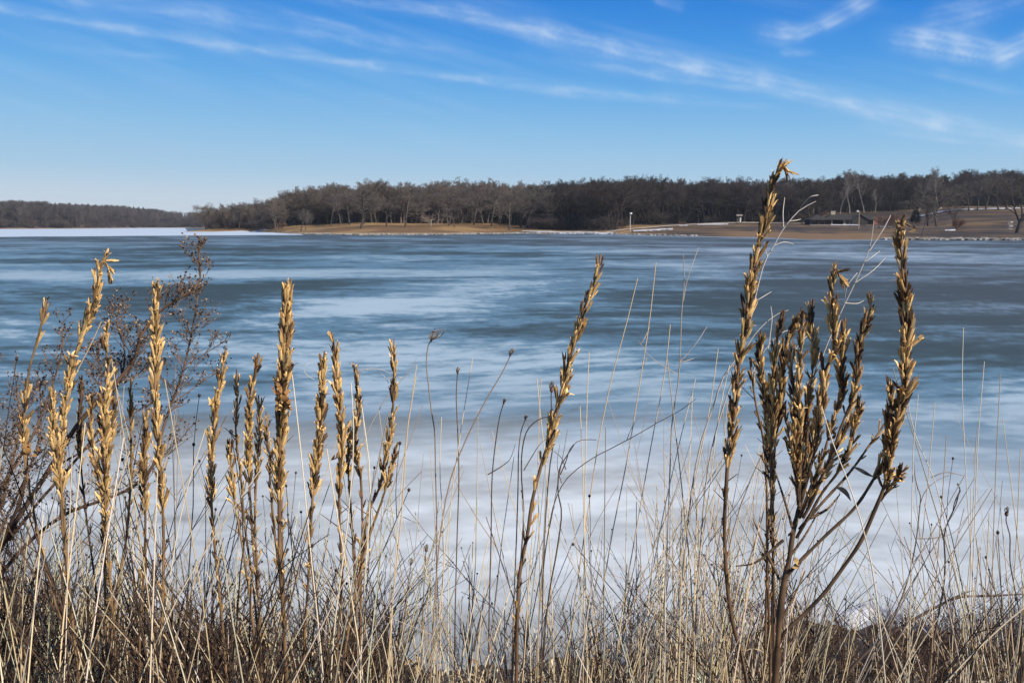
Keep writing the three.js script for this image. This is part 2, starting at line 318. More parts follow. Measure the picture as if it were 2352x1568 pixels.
// ---- snow lying on the ice in the far left arm of the lake
{
  const p = [], ix = [], N = 230, cols = N + 1;
  for (let k = 0; k <= N; k++) {
    const col = lerp(-900, 694, k / N), d0 = lerp(SNOW_D0 - 6, SNOW_D1, clamp(col / 694, -0.6, 1)) + (noise(col * 0.013, 3, 2) - 0.5) * 12 * clamp((694 - col) / 120), d1 = col < 430 ? landRow(FAR, col)[0][0] + 3 : Math.max(d0 + 0.5, shoreAt(col) + 1);
    for (let j = 0; j < 6; j++) { const d = lerp(d0, d1, j / 5); p.push(xOf(col, d), j === 0 ? 0.005 : 0.03, -d); }
  }
  for (let k = 0; k < N; k++) for (let j = 0; j < 5; j++) { const i = k * 6 + j; ix.push(i, i + 6, i + 1, i + 1, i + 6, i + 7); }
  const g = new THREE.BufferGeometry(); g.setAttribute('position', new THREE.Float32BufferAttribute(p, 3)); g.setIndex(ix); g.computeVertexNormals();
  struct('snow_field', g, new THREE.MeshStandardMaterial({ color: new THREE.Color(0.44, 0.525, 0.61), roughness: 0.9, side: THREE.DoubleSide }), 'smooth white snow covering the ice in the far arm of the lake');
}
// a drape over the land: pts = [bearing column, near distance, far distance]
const snowMat = new THREE.MeshStandardMaterial({ color: new THREE.Color(0.48, 0.485, 0.5), roughness: 0.9, side: THREE.DoubleSide });
function drape(name, pts, m, lift, label, ragged = 1, seed = 1) {
  const p = [], ix = [], n = Math.max(12, Math.round((pts[pts.length - 1][0] - pts[0][0]) / 3)), J = 5;
  for (let k = 0; k <= n; k++) {
    const col = lerp(pts[0][0], pts[pts.length - 1][0], k / n); let q = 0; while (q < pts.length - 2 && col > pts[q + 1][0]) q++;
    const t = (col - pts[q][0]) / (pts[q + 1][0] - pts[q][0]); let a = lerp(pts[q][1], pts[q + 1][1], t), b = lerp(pts[q][2], pts[q + 1][2], t); const w = b - a;
    a += w * 0.55 * ragged * noise(col * 0.16, 1, seed); b -= w * 0.6 * ragged * noise(col * 0.13, 7, seed);
    for (let j = 0; j <= J; j++) { const d = lerp(a, b, j / J); p.push(xOf(col, d), landY(LAND, col, d) + ((j === 0 || j === J) ? lift * 0.3 : lift) + 0.12, -d); }
  }
  for (let k = 0; k < n; k++) for (let j = 0; j < J; j++) { const i = k * (J + 1) + j; ix.push(i, i + J + 1, i + 1, i + 1, i + J + 1, i + J + 2); }
  const g = new THREE.BufferGeometry(); g.setAttribute('position', new THREE.Float32BufferAttribute(p, 3)); g.setIndex(ix); g.computeVertexNormals();
  return struct(numbered(name), g, m, label);
}
// distance at which the land is seen at a picture height
function depthOn(col, py, lo, hi) {
  lo ??= shoreAt(col) + 1; hi ??= landRow(LAND, col)[4][0] + 30; let best = lo, err = 1e9;
  for (let k = 0; k <= 400; k++) { const d = lerp(lo, hi, k / 400), e = Math.abs(elevAt(py, d) - landY(LAND, col, d)); if (e < err - 1e-6) { err = e; best = d; } }
  return best;
}
const roadMat = new THREE.MeshStandardMaterial({ color: new THREE.Color(0.36, 0.30, 0.235), roughness: 0.95, side: THREE.DoubleSide });
drape('road', [[1392, 339, 344], [1430, 352, 358], [1470, 364, 371], [1560, 396, 405], [1620, 412, 424], [1700, 424, 440], [1850, 440, 452]], roadMat, 0.25, 'pale road climbing from the water past the lamp post', 0.1, 3);
const bankSnow = 'patch of old snow on the brown bank';
drape('snow_patch', [[1455, 322, 336], [1500, 322, 350], [1546, 326, 348]], snowMat, 0.3, bankSnow, 0.7, 5);
drape('snow_patch', [[1602, 398, 402], [1626, 392, 409], [1655, 388, 411], [1673, 392, 398]], snowMat, 0.3, bankSnow, 0.4, 6);
drape('snow_patch', [[1560, 388, 392], [1580, 386, 392]], snowMat, 0.3, bankSnow, 0.4, 7);
drape('snow_patch', [[1200, 372, 379], [1260, 360, 374], [1330, 349, 364], [1410, 322, 340]], snowMat, 0.12, bankSnow, 0.6, 8);
drape('snow_patch', [[900, 432, 440], [1000, 436, 446], [1080, 446, 454]], snowMat, 0.35, bankSnow, 1.1, 9);
drape('snow_patch', [[1110, 452, 470], [1140, 450, 474], [1164, 452, 466]], snowMat, 0.5, bankSnow, 0.6, 10);
drape('snow_patch', [[1178, 446, 452], [1215, 440, 462], [1240, 442, 450]], snowMat, 0.35, bankSnow, 0.7, 11);
drape('snow_patch', [[2095, 446, 458], [2200, 446, 462], [2300, 446, 470], [2420, 448, 462]], snowMat, 0.4, bankSnow, 0.8, 12);
drape('snow_patch', [[1910, 398, 407], [1950, 398, 409], [1975, 400, 406]], snowMat, 0.35, bankSnow, 0.3, 13);
drape('snow_patch', [[2172, 254, 259], [2186, 252, 262], [2196, 254, 259]], snowMat, 0.3, bankSnow, 0.4, 14);
drape('snow_patch', [[2012, 352, 356], [2028, 350, 358], [2048, 352, 356]], snowMat, 0.3, bankSnow, 0.4, 15);
drape('snow_patch', [[500, 456, 461], [560, 453, 461], [612, 432, 439]], snowMat, 0.25, bankSnow, 0.5, 16);

// ---- the bank this side of the water
const bankShore = (x) => 6.15 + 0.75 * smooth(1.1, 2.2, x) - 0.4 * smooth(2.4, 3.6, x) + 0.75 * smooth(-0.4, -3.5, x) + 0.35 * (fbm(x * 0.8, 2, 3, 71) - 0.5) + 0.5 * (fbm(x * 3.2, 5, 4, 73) - 0.5);
function bankY(x, z) {
  const d = -z, s = bankShore(x), t = clamp((d - 1.3) / (s - 1.3), -1, 1.4);
  const y = t <= 0 ? 1.42 - t * 0.25 : t < 1 ? lerp(1.42, 0.0, t * 0.75 + t * t * 0.25) : -(t - 1) * 2;
  return y + (fbm(x * 1.7, z * 1.7, 4, 81) - 0.5) * 0.16 * clamp(1.15 - t);
}
{
  const p = [], c = [], ix = [], nx = 150, nz = 110;
  for (let j = 0; j <= nz; j++) for (let k = 0; k <= nx; k++) {
    const u = k / nx * 2 - 1, x = 5 * u + 55 * u ** 5, w = j / nz, z = -9.6 + 9.6 * w + 60 * w ** 5, y = bankY(x, z), n = fbm(x * 2.3, z * 2.3, 4, 15), m = fbm(x * 14, z * 14, 3, 16);
    p.push(x, y, z); c.push(...mix3([0.03, 0.02, 0.013], [0.13, 0.085, 0.045], clamp(n * 0.9 + m * 0.8 - 0.55)));
  }
  for (let j = 0; j < nz; j++) for (let k = 0; k < nx; k++) { const i = j * (nx + 1) + k; ix.push(i, i + nx + 1, i + 1, i + 1, i + nx + 1, i + nx + 2); }
  const g = new THREE.BufferGeometry(); g.setAttribute('position', new THREE.Float32BufferAttribute(p, 3)); g.setAttribute('color', new THREE.Float32BufferAttribute(c, 3)); g.setIndex(ix); g.computeVertexNormals();
  struct('near_bank', g, groundMat, 'earth bank with dead plants sloping down to the ice');
  // old snow left along the foot of the bank
  const strip = (x0, x1, off, wd, seed, label) => {
    const P = [], I = [], n = 60, J = 6;
    for (let k = 0; k <= n; k++) { const t = k / n, x = lerp(x0, x1, t), s = bankShore(x) + off + 0.12 * (noise(x * 3, 1, seed) - 0.5), w = wd * Math.sin(Math.PI * clamp(t, 0.02, 0.98)) ** 0.6 * (0.55 + 0.9 * noise(x * 2.4, 5, seed));
      for (let q = 0; q <= J; q++) { const v = q / J, d = s + (v - 0.5) * w, b = Math.max(0, bankY(x, -d)); P.push(x, b - 0.012 + 0.085 * Math.sin(Math.PI * v) * (0.6 + 0.6 * noise(x * 5, d * 5, seed)), -d); } }
    for (let k = 0; k < n; k++) for (let q = 0; q < J; q++) { const i = k * (J + 1) + q; I.push(i, i + J + 1, i + 1, i + 1, i + J + 1, i + J + 2); }
    const g2 = new THREE.BufferGeometry(); g2.setAttribute('position', new THREE.Float32BufferAttribute(P, 3)); g2.setIndex(I); g2.computeVertexNormals(); struct(numbered('snow_strip'), g2, new THREE.MeshStandardMaterial({ color: new THREE.Color(0.46, 0.48, 0.52), roughness: 0.95, side: THREE.DoubleSide }), label);
  };
  strip(1.6, 3.0, 0.2, 0.36, 3, 'strip of old snow along the water line at the foot of the bank');
  strip(2.75, 3.3, -0.55, 0.1, 8, 'patch of old snow lying among the brush of the bank');
}
// ---- stones along the far waterline, reeds
{
  const R = rng(77), g = new THREE.IcosahedronGeometry(0.5, 1), a = g.attributes.position;
  for (let k = 0; k < a.count; k++) { const n = V().fromBufferAttribute(a, k), s = 0.75 + 0.5 * hash(Math.round(n.x * 9), Math.round(n.y * 9), Math.round(n.z * 9)); a.setXYZ(k, n.x * s, n.y * s * 0.7, n.z * s); } g.computeVertexNormals();
  const M = [], C = [];
  for (let k = 0; k < 1500; k++) {
    const col = k < 700 ? rnd(R, 2030, 2560) : k < 900 ? rnd(R, 1180, 1600) : k < 1150 ? rnd(R, 690, 1000) : rnd(R, 1000, 1240), d = shoreAt(col) + rnd(R, -0.6, 2.4) * (k < 700 ? 1 : 0.8), s = rnd(R, 0.35, 1.15) * (k < 700 ? 0.95 : 0.9);
    M.push(place(V(xOf(col, d), Math.max(0, landY(LAND, col, d)) + s * 0.15, -d), R() * 6, V(s * rnd(R, 1, 1.8), s * rnd(R, 0.6, 0.95), s))); const v = rnd(R, 0.1, 0.36); C.push(new THREE.Color(v, v * 0.93, v * 0.83));
  }
  instances('shore_stones', g, new THREE.MeshStandardMaterial({ roughness: 0.9, color: 0xffffff }), M, C, 'pale stones lining the far waterline');
}

// ================================================================ far trees: bare winter crowns
// one prototype: trunk and limbs in one geometry, the fine twigs of the crown in another; height 1 unit = 1 metre
function bareTree(seed, o) {
  const R = rng(seed), trunk = new Shape(), crown = new Shape(), H = o.h;
  const jit = (a) => (R() * 2 - 1) * a;
  let top = 0;
  function grow(p, dir, len, rad, level) {
    const pts = [p.clone()], d = dir.clone(), n = level === 0 ? 6 : 4; let q = p.clone();
    for (let k = 1; k <= n; k++) { d.x += jit(o.wob); d.z += jit(o.wob); d.y += level > 0 ? o.lift * 0.5 + jit(o.wob * 0.5) : 0; d.normalize(); q = q.clone().addScaledVector(d, len / n); pts.push(q); }
    top = Math.max(top, q.y);
    const rEnd = level === 0 ? rad * 0.35 : rad * 0.3;
    if (level <= 2) trunk.tube(pts, (t) => lerp(rad, rEnd, t) * (level === 0 && t < 0.1 ? 1.3 : 1), level === 0 ? 7 : level === 1 ? 5 : 3, o.bark, o.bark2 ?? o.bark);
    else crown.tube([pts[0], pts[2], pts[n]], [rad, rad * 0.35], 3, o.twig);
    if (level >= 4) return;
    const kids = o.kids[level], from = level === 0 ? o.from : 0.22;
    for (let k = 0; k < kids; k++) {
      const t = from + (1 - from) * (k + R()) / kids, f = t * n, i = Math.min(n - 1, Math.floor(f)), s = pts[i].clone().lerp(pts[i + 1], f - i);
      const dd = pts[i + 1].clone().sub(pts[i]).normalize(), a = R() * 6.283 + k * 2.4, side = V(Math.cos(a), 0, Math.sin(a)); side.addScaledVector(dd, -side.dot(dd)).normalize();
      const ang = (level === 0 ? o.spread : 0.75) * (0.75 + 0.5 * R()), l = level === 0 ? H * o.limb * (1 - 0.55 * (t - from) / (1 - from)) * rnd(R, 0.8, 1.15) : len * rnd(R, 0.38, 0.62) * (1.15 - 0.4 * t);
      grow(s, dd.clone().multiplyScalar(Math.cos(ang)).addScaledVector(side, Math.sin(ang)), l, Math.max(level === 0 ? rad * 0.5 * (1.1 - t * 0.6) : lerp(rad, rEnd, t) * 0.62, o.min), level + 1);
    }
  }
  grow(V(0, -0.4, 0), V(jit(0.06), 1, jit(0.06)).normalize(), H * o.trunk, H * o.girth, 0);
  return { trunk: trunk.geo(), crown: crown.geo(), height: top, tris: trunk.tris + crown.tris };
}
const OAK = { h: 15, trunk: 0.8, girth: 0.022, from: 0.28, spread: 0.95, limb: 0.46, wob: 0.16, lift: 0.1, kids: [12, 6, 6, 5], min: 0.028, bark: [0.058, 0.047, 0.038], bark2: [0.08, 0.067, 0.055], twig: [0.118, 0.1, 0.084] };
const TALL = { ...OAK, trunk: 0.9, girth: 0.016, from: 0.42, spread: 0.62, limb: 0.3, kids: [13, 6, 5, 5], bark: [0.10, 0.08, 0.065], twig: [0.135, 0.115, 0.1] };
const PALE = { ...OAK, trunk: 0.95, girth: 0.011, from: 0.4, spread: 0.6, limb: 0.34, kids: [13, 6, 5, 4], min: 0.024, bark: [0.27, 0.24, 0.205], bark2: [0.30, 0.27, 0.24], twig: [0.17, 0.14, 0.12] };
const FORK = { ...OAK, trunk: 0.55, girth: 0.03, from: 0.2, spread: 0.62, limb: 0.66, kids: [7, 7, 6, 5], bark: [0.052, 0.042, 0.035], bark2: [0.06, 0.05, 0.04], twig: [0.075, 0.06, 0.05] };
const SPRAWL = { ...OAK, h: 9, trunk: 0.5, girth: 0.03, from: 0.25, spread: 1.25, limb: 0.75, kids: [9, 6, 5, 4], bark: [0.2, 0.16, 0.13], bark2: [0.42, 0.38, 0.34], twig: [0.28, 0.2, 0.16] };
const BUSH = { ...OAK, h: 4, trunk: 0.4, girth: 0.02, from: 0.02, spread: 0.9, limb: 0.75, kids: [14, 7, 5, 4], min: 0.02, bark: [0.13, 0.07, 0.05], twig: [0.15, 0.08, 0.06] };
const oaks = [1, 2, 3, 4].map((k) => bareTree(100 + k, { ...OAK, spread: 0.85 + 0.08 * k, limb: 0.42 + 0.03 * k }));
const talls = [1, 2, 3].map((k) => bareTree(200 + k, TALL)), pales = [1, 2].map((k) => bareTree(300 + k, PALE)), forks = [1, 2].map((k) => bareTree(400 + k, FORK));
const sprawl = bareTree(510, SPRAWL), bushy = bareTree(520, BUSH);
const barkMat = mat({ roughness: 0.95 });
const treeMade = new Map();
function tree(proto, col, d, height, label, group, name = 'bare_tree', parts = ['trunk', 'crown'], turn = null) {
  const pos = onLand(col, d); pos.y -= 0.1; const s = height / proto.height;
  let o = treeMade.get(proto);
  if (!o) { o = new THREE.Group(); part(parts[0], proto.trunk, barkMat, o); part(parts[1], proto.crown, barkMat, o); treeMade.set(proto, o); } else o = o.clone();
  o.name = numbered(name); o.position.copy(pos); o.scale.setScalar(s); o.rotation.y = turn ?? hash(Math.round(col), Math.round(d), 3) * 6.28; scene.add(o);
  return tag(o, label, name.includes('bush') ? 'bush' : 'tree', group);
}
// height of a tree whose foot is at distance d and whose top stands at picture height py
const topH = (col, d, py) => elevAt(py, d) - landY(LAND, col, d);

// ---- the skyline of the wood, as [bearing, picture height]
const SKY_NEAR = [[400, 500], [450, 492], [480, 486], [520, 478], [560, 470], [600, 466], [640, 452], [660, 443], [700, 439], [760, 437], [800, 432], [830, 433], [900, 430], [960, 425], [1020, 428], [1080, 421], [1110, 422], [1150, 432], [1180, 434], [1250, 424], [1330, 420], [1420, 412], [1470, 417], [1530, 416], [1600, 419], [1700, 420], [1800, 416], [1900, 412], [1950, 405], [2050, 408], [2120, 402], [2200, 406], [2300, 402], [2352, 400], [3000, 400]];
const SKY_FAR = [[-1500, 448], [-700, 450], [0, 458], [60, 459], [100, 461], [200, 468], [300, 473], [380, 482], [420, 484], [450, 485], [520, 486], [560, 486], [700, 486]];
const skyAt = (T, col) => { let k = 0; while (k < T.length - 2 && col > T[k + 1][0]) k++; return lerp(T[k][1], T[k + 1][1], clamp((col - T[k][0]) / (T[k + 1][0] - T[k][0]))); };
{
  const R = rng(4242), sets = [...oaks, ...talls].map(() => ({ m: [], c: [] })), protos = [...oaks, ...talls];
  const put = (T, S, col, d, low, tint, dark) => {
    const y = landY(T, col, d), k = Math.floor(R() * protos.length), topY = elevAt(skyAt(S, col) + low + (S === SKY_NEAR ? (noise(col * 0.045, 2, 8) - 0.5) * 16 : (noise(col * 0.06, 2, 8) - 0.5) * 5), d), h = clamp(topY - y, 5, 34);
    const s = h / protos[k].height, wide = clamp(s, 0.75, 1.25) * rnd(R, 0.9, 1.15);
    sets[k].m.push(place(V(xOf(col, d), y - 0.2, -d), R() * 6.28, V(wide, s, wide))); const v = rnd(R, 0.6, 1.35) * dark; sets[k].c.push(new THREE.Color(v * tint[0], v * tint[1], v * tint[2]));
  };
  for (let k = 0; k < 820; k++) {                                  // behind the lawn of the point
    const col = rnd(R, 470, 1250), r = landRow(LAND, col), t = R(), front = col < 640 ? lerp(r[1][0], r[3][0] - 20, 0.25) : r[3][0] + 2 - 12 * smooth(800, 660, col);
    put(LAND, SKY_NEAR, col, front + t * 95, R() < 0.07 ? rnd(R, -19, -8) : R() < 0.4 ? rnd(R, -10, 4) : rnd(R, 0, 26), [1.04, 0.97, 0.9], 1.1);
  }
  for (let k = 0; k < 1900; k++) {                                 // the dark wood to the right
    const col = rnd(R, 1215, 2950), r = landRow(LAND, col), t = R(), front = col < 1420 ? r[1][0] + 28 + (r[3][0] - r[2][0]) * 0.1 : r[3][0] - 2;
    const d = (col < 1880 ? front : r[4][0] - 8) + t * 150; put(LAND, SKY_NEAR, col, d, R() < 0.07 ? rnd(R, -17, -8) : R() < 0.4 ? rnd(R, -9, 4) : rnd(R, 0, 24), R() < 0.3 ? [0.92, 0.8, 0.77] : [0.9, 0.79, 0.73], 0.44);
  }
  for (let k = 0; k < 2000; k++) {                                  // far hillside
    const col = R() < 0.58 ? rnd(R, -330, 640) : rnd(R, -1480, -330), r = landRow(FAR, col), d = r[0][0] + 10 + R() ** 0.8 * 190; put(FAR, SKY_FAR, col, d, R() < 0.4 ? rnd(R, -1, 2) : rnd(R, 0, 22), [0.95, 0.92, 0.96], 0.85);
  }
  sets.forEach((s, k) => {
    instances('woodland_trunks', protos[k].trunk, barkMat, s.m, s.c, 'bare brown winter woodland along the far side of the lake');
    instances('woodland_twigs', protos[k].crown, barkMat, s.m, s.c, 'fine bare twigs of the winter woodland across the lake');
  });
  // low brush under the trees
  const bm = [], bc = [];
  for (let k = 0; k < 1500; k++) {
    const near = R() < 0.72, T = near ? LAND : FAR, col = near ? rnd(R, R() < 0.5 ? 1240 : 480, R() < 0.5 ? 2500 : 1300) : rnd(R, -330, 640), r = landRow(T, col);
    const d = near ? (col < 640 ? r[1][0] + 12 + R() * 70 : col < 1240 ? r[3][0] + 6 + R() * 80 : col < 1430 ? r[1][0] + 26 + R() * 110 : col < 1880 ? r[3][0] + R() * 60 : r[4][0] - 4 + R() * 40) : r[0][0] + 6 + R() * 60;
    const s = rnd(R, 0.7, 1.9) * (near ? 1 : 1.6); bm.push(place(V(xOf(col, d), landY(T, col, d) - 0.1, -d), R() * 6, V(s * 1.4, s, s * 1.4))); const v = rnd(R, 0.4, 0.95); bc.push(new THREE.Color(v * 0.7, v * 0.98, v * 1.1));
  }
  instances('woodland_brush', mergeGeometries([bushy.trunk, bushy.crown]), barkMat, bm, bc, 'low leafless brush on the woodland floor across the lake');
}
// ---- trees that can be told apart: the open grove on the grassy point
const ORD = 'first second third fourth fifth sixth seventh eighth ninth tenth eleventh twelfth thirteenth fourteenth fifteenth sixteenth seventeenth eighteenth nineteenth twentieth'.split(' '); let nth = 0;
const GROVE = 'bare trees standing on the grassy point', GL = 'bare brown tree standing back from the water in the grove on the grassy point';
[[548, 470, 478], [618, 468, 474], [648, 440, 478], [655, 462, 455], [701, 366, 484], [731, 440, 447], [760, 398, 441], [782, 412, 438], [803, 392, 432], [828, 356, 424], [836, 400, 440], [864, 410, 436], [888, 372, 446], [905, 425, 432], [930, 366, 428], [955, 415, 426], [1030, 386, 428], [1044, 372, 470], [1060, 420, 424], [1078, 440, 418], [1088, 410, 430],
  [1110, 430, 421], [1128, 400, 436], [1170, 376, 436], [1150, 416, 428], [1010, 430, 424], [980, 440, 430], [1195, 410, 430], [1210, 396, 426], [1240, 400, 424], [1272, 396, 420], [1310, 402, 421], [850, 440, 430], [744, 470, 442], [690, 450, 440], [675, 465, 446]]
  .sort((a, b) => a[0] - b[0]).forEach(([col, d, py], k) => { const front = d < 402; tree([...oaks, talls[0]][k % 5], col, Math.max(d, shoreAt(col) + 6), clamp(topH(col, d, py), 5, 17), front ? `bare tree on the grassy point, ${ORD[nth++]} from the left among those nearest the water` : GL, GROVE); });
tree(sprawl, 989, 372, 6.2, 'low sprawling tree with pale lit limbs among the grove on the point');
tree(oaks[1], 690.5, 350, 8.8, 'small bare tree at the very edge of the point beside the snow');
tree(bushy, 648, 412, 3.4, 'brown bush where the grassy point begins, beside a bank cut', null, 'brown_bush', ['stems', 'twigs']);
// ---- pale-barked trees at the front of the dark wood
const SYC = 'pale-barked trees along the front of the dark wood';
[[1700, 470, 430], [1745, 480, 426], [1775, 470, 420], [1820, 462, 414], [1843, 462, 412], [1866, 466, 408], [1929, 505, 420], [1951, 510, 386], [1984, 512, 388], [2009, 505, 430], [2110, 505, 396], [2153, 505, 379]]
  .forEach(([col, d, py], k) => tree(pales[k % 2], col, d, clamp(topH(col, d, py), 8, 30), `bare tree with a whitish trunk, ${ORD[k]} from the left before the dark wood`, SYC));
// ---- big dark trees on the right-hand lawn
tree(talls[1], 2119.5, 212, topH(2119.5, 212, 452), 'thin dark tree growing closest to the water below the lawn');
tree(forks[0], 2131, depthOn(2131, 519), topH(2131, depthOn(2131, 519), 440), 'dark forked tree second from the water on the lawn, leaning right');
tree(oaks[2], 2153, depthOn(2153, 519.5), topH(2153, depthOn(2153, 519.5), 418), 'upright dark tree in the middle of the three lawn trees');
tree(forks[1], 2190, depthOn(2190, 519), topH(2190, depthOn(2190, 519), 446), 'low-forking dark tree with wide limbs on the brown lawn slope');
tree(forks[0], 2338, depthOn(2338, 535), topH(2338, depthOn(2338, 535), 384), 'largest dark tree on the lawn, forked low, at the right edge', null, 'bare_tree', ['trunk', 'crown'], 2.2);
for (const [c, py, t, q, w] of [[2225, 486, 414, 3, 'first'], [2244, 485, 408, 0, 'second'], [2262, 484, 402, 1, 'third'], [2292, 483, 398, 2, 'fourth'], [2310, 483, 404, 0, 'last']]) tree(oaks[q], c, depthOn(c, py) + 8, clamp(topH(c, depthOn(c, py) + 8, t), 8, 19), `dark bare tree at the snow strip atop the lawn, ${w} of five from the left`, 'dark trees beside the upper snow strip');
tree(bushy, 2040, 330, 6.4, 'big reddish bush beside the low pavilion', null, 'red_bush', ['stems', 'twigs']); tree(bushy, 2068, 300, 5.0, 'round dark bush behind the tip of the tall seed stalk', null, 'dark_bush', ['stems', 'twigs']);
tree(bushy, 2199, 268, 4.2, 'small reddish bush standing right of the snow patch', null, 'red_bush', ['stems', 'twigs']); tree(bushy, 1567, 392, 2.6, 'dark low bush by the road with snow beside it', null, 'dark_bush', ['stems', 'twigs']);
// ---- evergreens
{
  const R = rng(31), trunk = new Shape(), crown = new Shape();
  trunk.tube([V(0, -0.3, 0), V(0, 5, 0), V(0.1, 11, 0)], [0.22, 0.04], 6, [0.09, 0.065, 0.05]);
  for (let k = 0; k < 620; k++) {
    const t = R() ** 0.8, y = 1.0 + t * 10.4, r = (1 - t) ** 0.75 * 3.1 + 0.25, a = R() * 6.283, s = V(Math.cos(a), 0, Math.sin(a)), l = r * rnd(R, 0.55, 1.05), g = rnd(R, 0.6, 1.3);
    crown.blade([V(0, y + 0.1, 0).addScaledVector(s, l * 0.2), V(0, y - 0.1 + R() * 0.2, 0).addScaledVector(s, l * 0.65), V(0, y - 0.25 + R() * 0.5, 0).addScaledVector(s, l)], (q) => 0.75 * Math.sin(Math.PI * clamp(q * 0.9 + 0.08)) * (0.5 + r * 0.22), V(-s.z, rnd(R, -0.7, 0.7), s.x), [0.03 * g, 0.038 * g, 0.026 * g]);
  }
  const pine = { trunk: trunk.geo(), crown: crown.geo(), height: 11.4 };
  const mk = (col, d, h, label, group, T = LAND, wide = 1) => { const o = tree(pine, col, 400, h, label, group, 'evergreen_tree'); o.position.set(xOf(col, d), landY(T, col, d) - 0.2, -d); o.scale.set(h / 11.4 * wide, h / 11.4, h / 11.4 * wide); return o; };
  mk(2103, 398, 6.6, 'dark bushy evergreen behind the forked trees at the lawn edge', null, LAND, 1.9); mk(2330, 500, 17, 'narrow dark evergreen rising behind the largest lawn tree'); mk(1148, 470, 7, 'dark evergreen standing behind the snow patch in the grove', null, LAND, 1.5);
  for (let k = 0; k < 18; k++) { const col = [162, 176, 190, 204, 222, 236, 246, 258, 270, 286, 298, 308, 320, 330, 342, 350, 359, 366][k], d = landRow(FAR, col)[0][0] + 95 + hash(k, 3, 1) * 50, py = skyAt(SKY_FAR, col) - 1.5 * hash(k, 5, 2), h = elevAt(py, d) - landY(FAR, col, d); mk(col, d, clamp(h, 8, 30), 'dark pine rising just above the bare far hillside', 'pines on the crest of the far hillside', FAR, 0.85); }
}
// ================================================================ things people have built across the lake
const flat = (c, r = 0.85, e) => new THREE.MeshStandardMaterial({ color: new THREE.Color(...c), roughness: r, side: THREE.DoubleSide, ...e });
{
  // the low pavilion: hipped roof, a gable towards the lake, chimney, stone and timber posts
  const d = 420, cx = xOf(1937, d), y = landY(LAND, 1937, d) + 0.1, k = d / 2170, g = thing('park_pavilion', 'long low dark pavilion with grey hipped roofs above the beach', 'pavilion', [cx, y, -d]);
  const X = (c) => (c - 1937) * k, dark = flat([0.018, 0.016, 0.015]), wood = flat([0.07, 0.05, 0.035]), shingle = mat({ roughness: 0.9 }), stone = flat([0.34, 0.28, 0.21]), W = (s) => { s.c.length = 0; return s; };
  const one = [1, 1, 1];
  const box = (name, m, x0, y0, z0, x1, y1, z1, parent = g) => part(name, new Shape().box(x0, y0, z0, x1, y1, z1, one).geo(), m, parent);
  box('floor', flat([0.3, 0.28, 0.25]), X(1860), -0.6, -9, X(2014), 0, 1.2);
  const wall = box('back_wall', dark, X(1862), 0, -8.4, X(2012), 2.25, -8.2); box('side_wall', dark, X(1862), 0, -8.2, X(1862) + 0.25, 2.25, 0); box('timber_wall', dark, X(1864), 0, -1.2, X(1904), 2.2, -1.0); box('timber_wall', dark, X(1957), 0, -0.7, X(1988), 2.2, -0.5); box('timber_wall', dark, X(1990), 0, -2.6, X(2011), 2.2, -2.4);
  for (const [a, b] of [[1869, 1876], [1884, 1891]]) { box('window', flat([0.03, 0.035, 0.045], 0.25), X(a), 0.9, -0.98, X(b), 1.8, -0.94); }
  const brick = part('brick_end', new Shape().box(X(2011), -0.3, -5, X(2020), 2.6, -1.6, one).geo(), flat([0.23, 0.075, 0.045]), g); void wall; void brick;
  for (const [a, b, m] of [[1905, 1906.5, wood], [1909.5, 1912.5, stone], [1937.5, 1943, stone], [1947, 1948.2, wood], [1951, 1954.5, stone], [1861.5, 1863, wood], [1880, 1881, wood], [1894, 1895, wood]]) box('post', m, X(a), 0, -0.35, X(b), 2.3, 0.15);
  const hip = (name, x0, x1, z0, z1, e, t, inset, col) => { const s = new Shape(), zm = (z0 + z1) / 2, r0 = V(x0 + inset, t, zm), r1 = V(x1 - inset, t, zm), a = V(x0, e, z1), b = V(x1, e, z1), c = V(x1, e, z0), f = V(x0, e, z0), lo = (q) => V(q.x, q.y - 0.28, q.z);
    s.quad(a, b, r1, r0, col); s.quad(c, f, r0, r1, col); s.quad(f, a, r0, r0.clone().add(V(0.01, 0, 0)), col); s.quad(b, c, r1, r1.clone().add(V(0.01, 0, 0)), col); for (const [p, q] of [[a, b], [b, c], [c, f], [f, a]]) s.quad(lo(p), lo(q), q, p, [0.05, 0.045, 0.04]); s.quad(lo(a), lo(f), lo(c), lo(b), [0.04, 0.035, 0.03]); return part(name, s.geo(), shingle, g); };
  hip('roof', X(1860), X(1905), -9, 1.2, 2.35, 4.5, 4.2, [0.022, 0.02, 0.019]); const main = hip('roof', X(1893), X(1968), -9.6, 1.5, 2.4, 4.75, 4.6, [0.02, 0.018, 0.017]); hip('roof', X(1976), X(2014), -8, -0.6, 2.38, 4.1, 3.5, [0.024, 0.022, 0.021]);
  { const s = new Shape(), xa = X(1952), xb = X(1992), xm = (xa + xb) / 2, c = [0.02, 0.018, 0.017]; s.quad(V(xa, 2.3, 2.2), V(xm, 4.35, 2.2), V(xm, 4.35, -5), V(xa, 2.3, -5), c); s.quad(V(xm, 4.35, 2.2), V(xb, 2.3, 2.2), V(xb, 2.3, -5), V(xm, 4.35, -5), c); part('gable_roof', s.geo(), shingle, g); const q = new Shape(); q.quad(V(xa + 0.4, 0, 1.6), V(xb - 0.4, 0, 1.6), V(xb - 0.4, 2.3, 1.6), V(xa + 0.4, 2.3, 1.6), one); q.quad(V(xa + 0.4, 2.31, 1.6), V(xb - 0.4, 2.31, 1.6), V(xm, 4.2, 1.6), V(xm - 0.02, 4.2, 1.6), one); part('gable_wall', q.geo(), dark, g); }
  const ch = part('chimney', new Shape().box(X(1914), 2.6, -4.6, X(1924), 5.7, -3.4, one).geo(), stone, main); box('chimney_cap', flat([0.5, 0.47, 0.42]), X(1913.4), 5.7, -4.75, X(1924.6), 5.95, -3.25, ch);
}
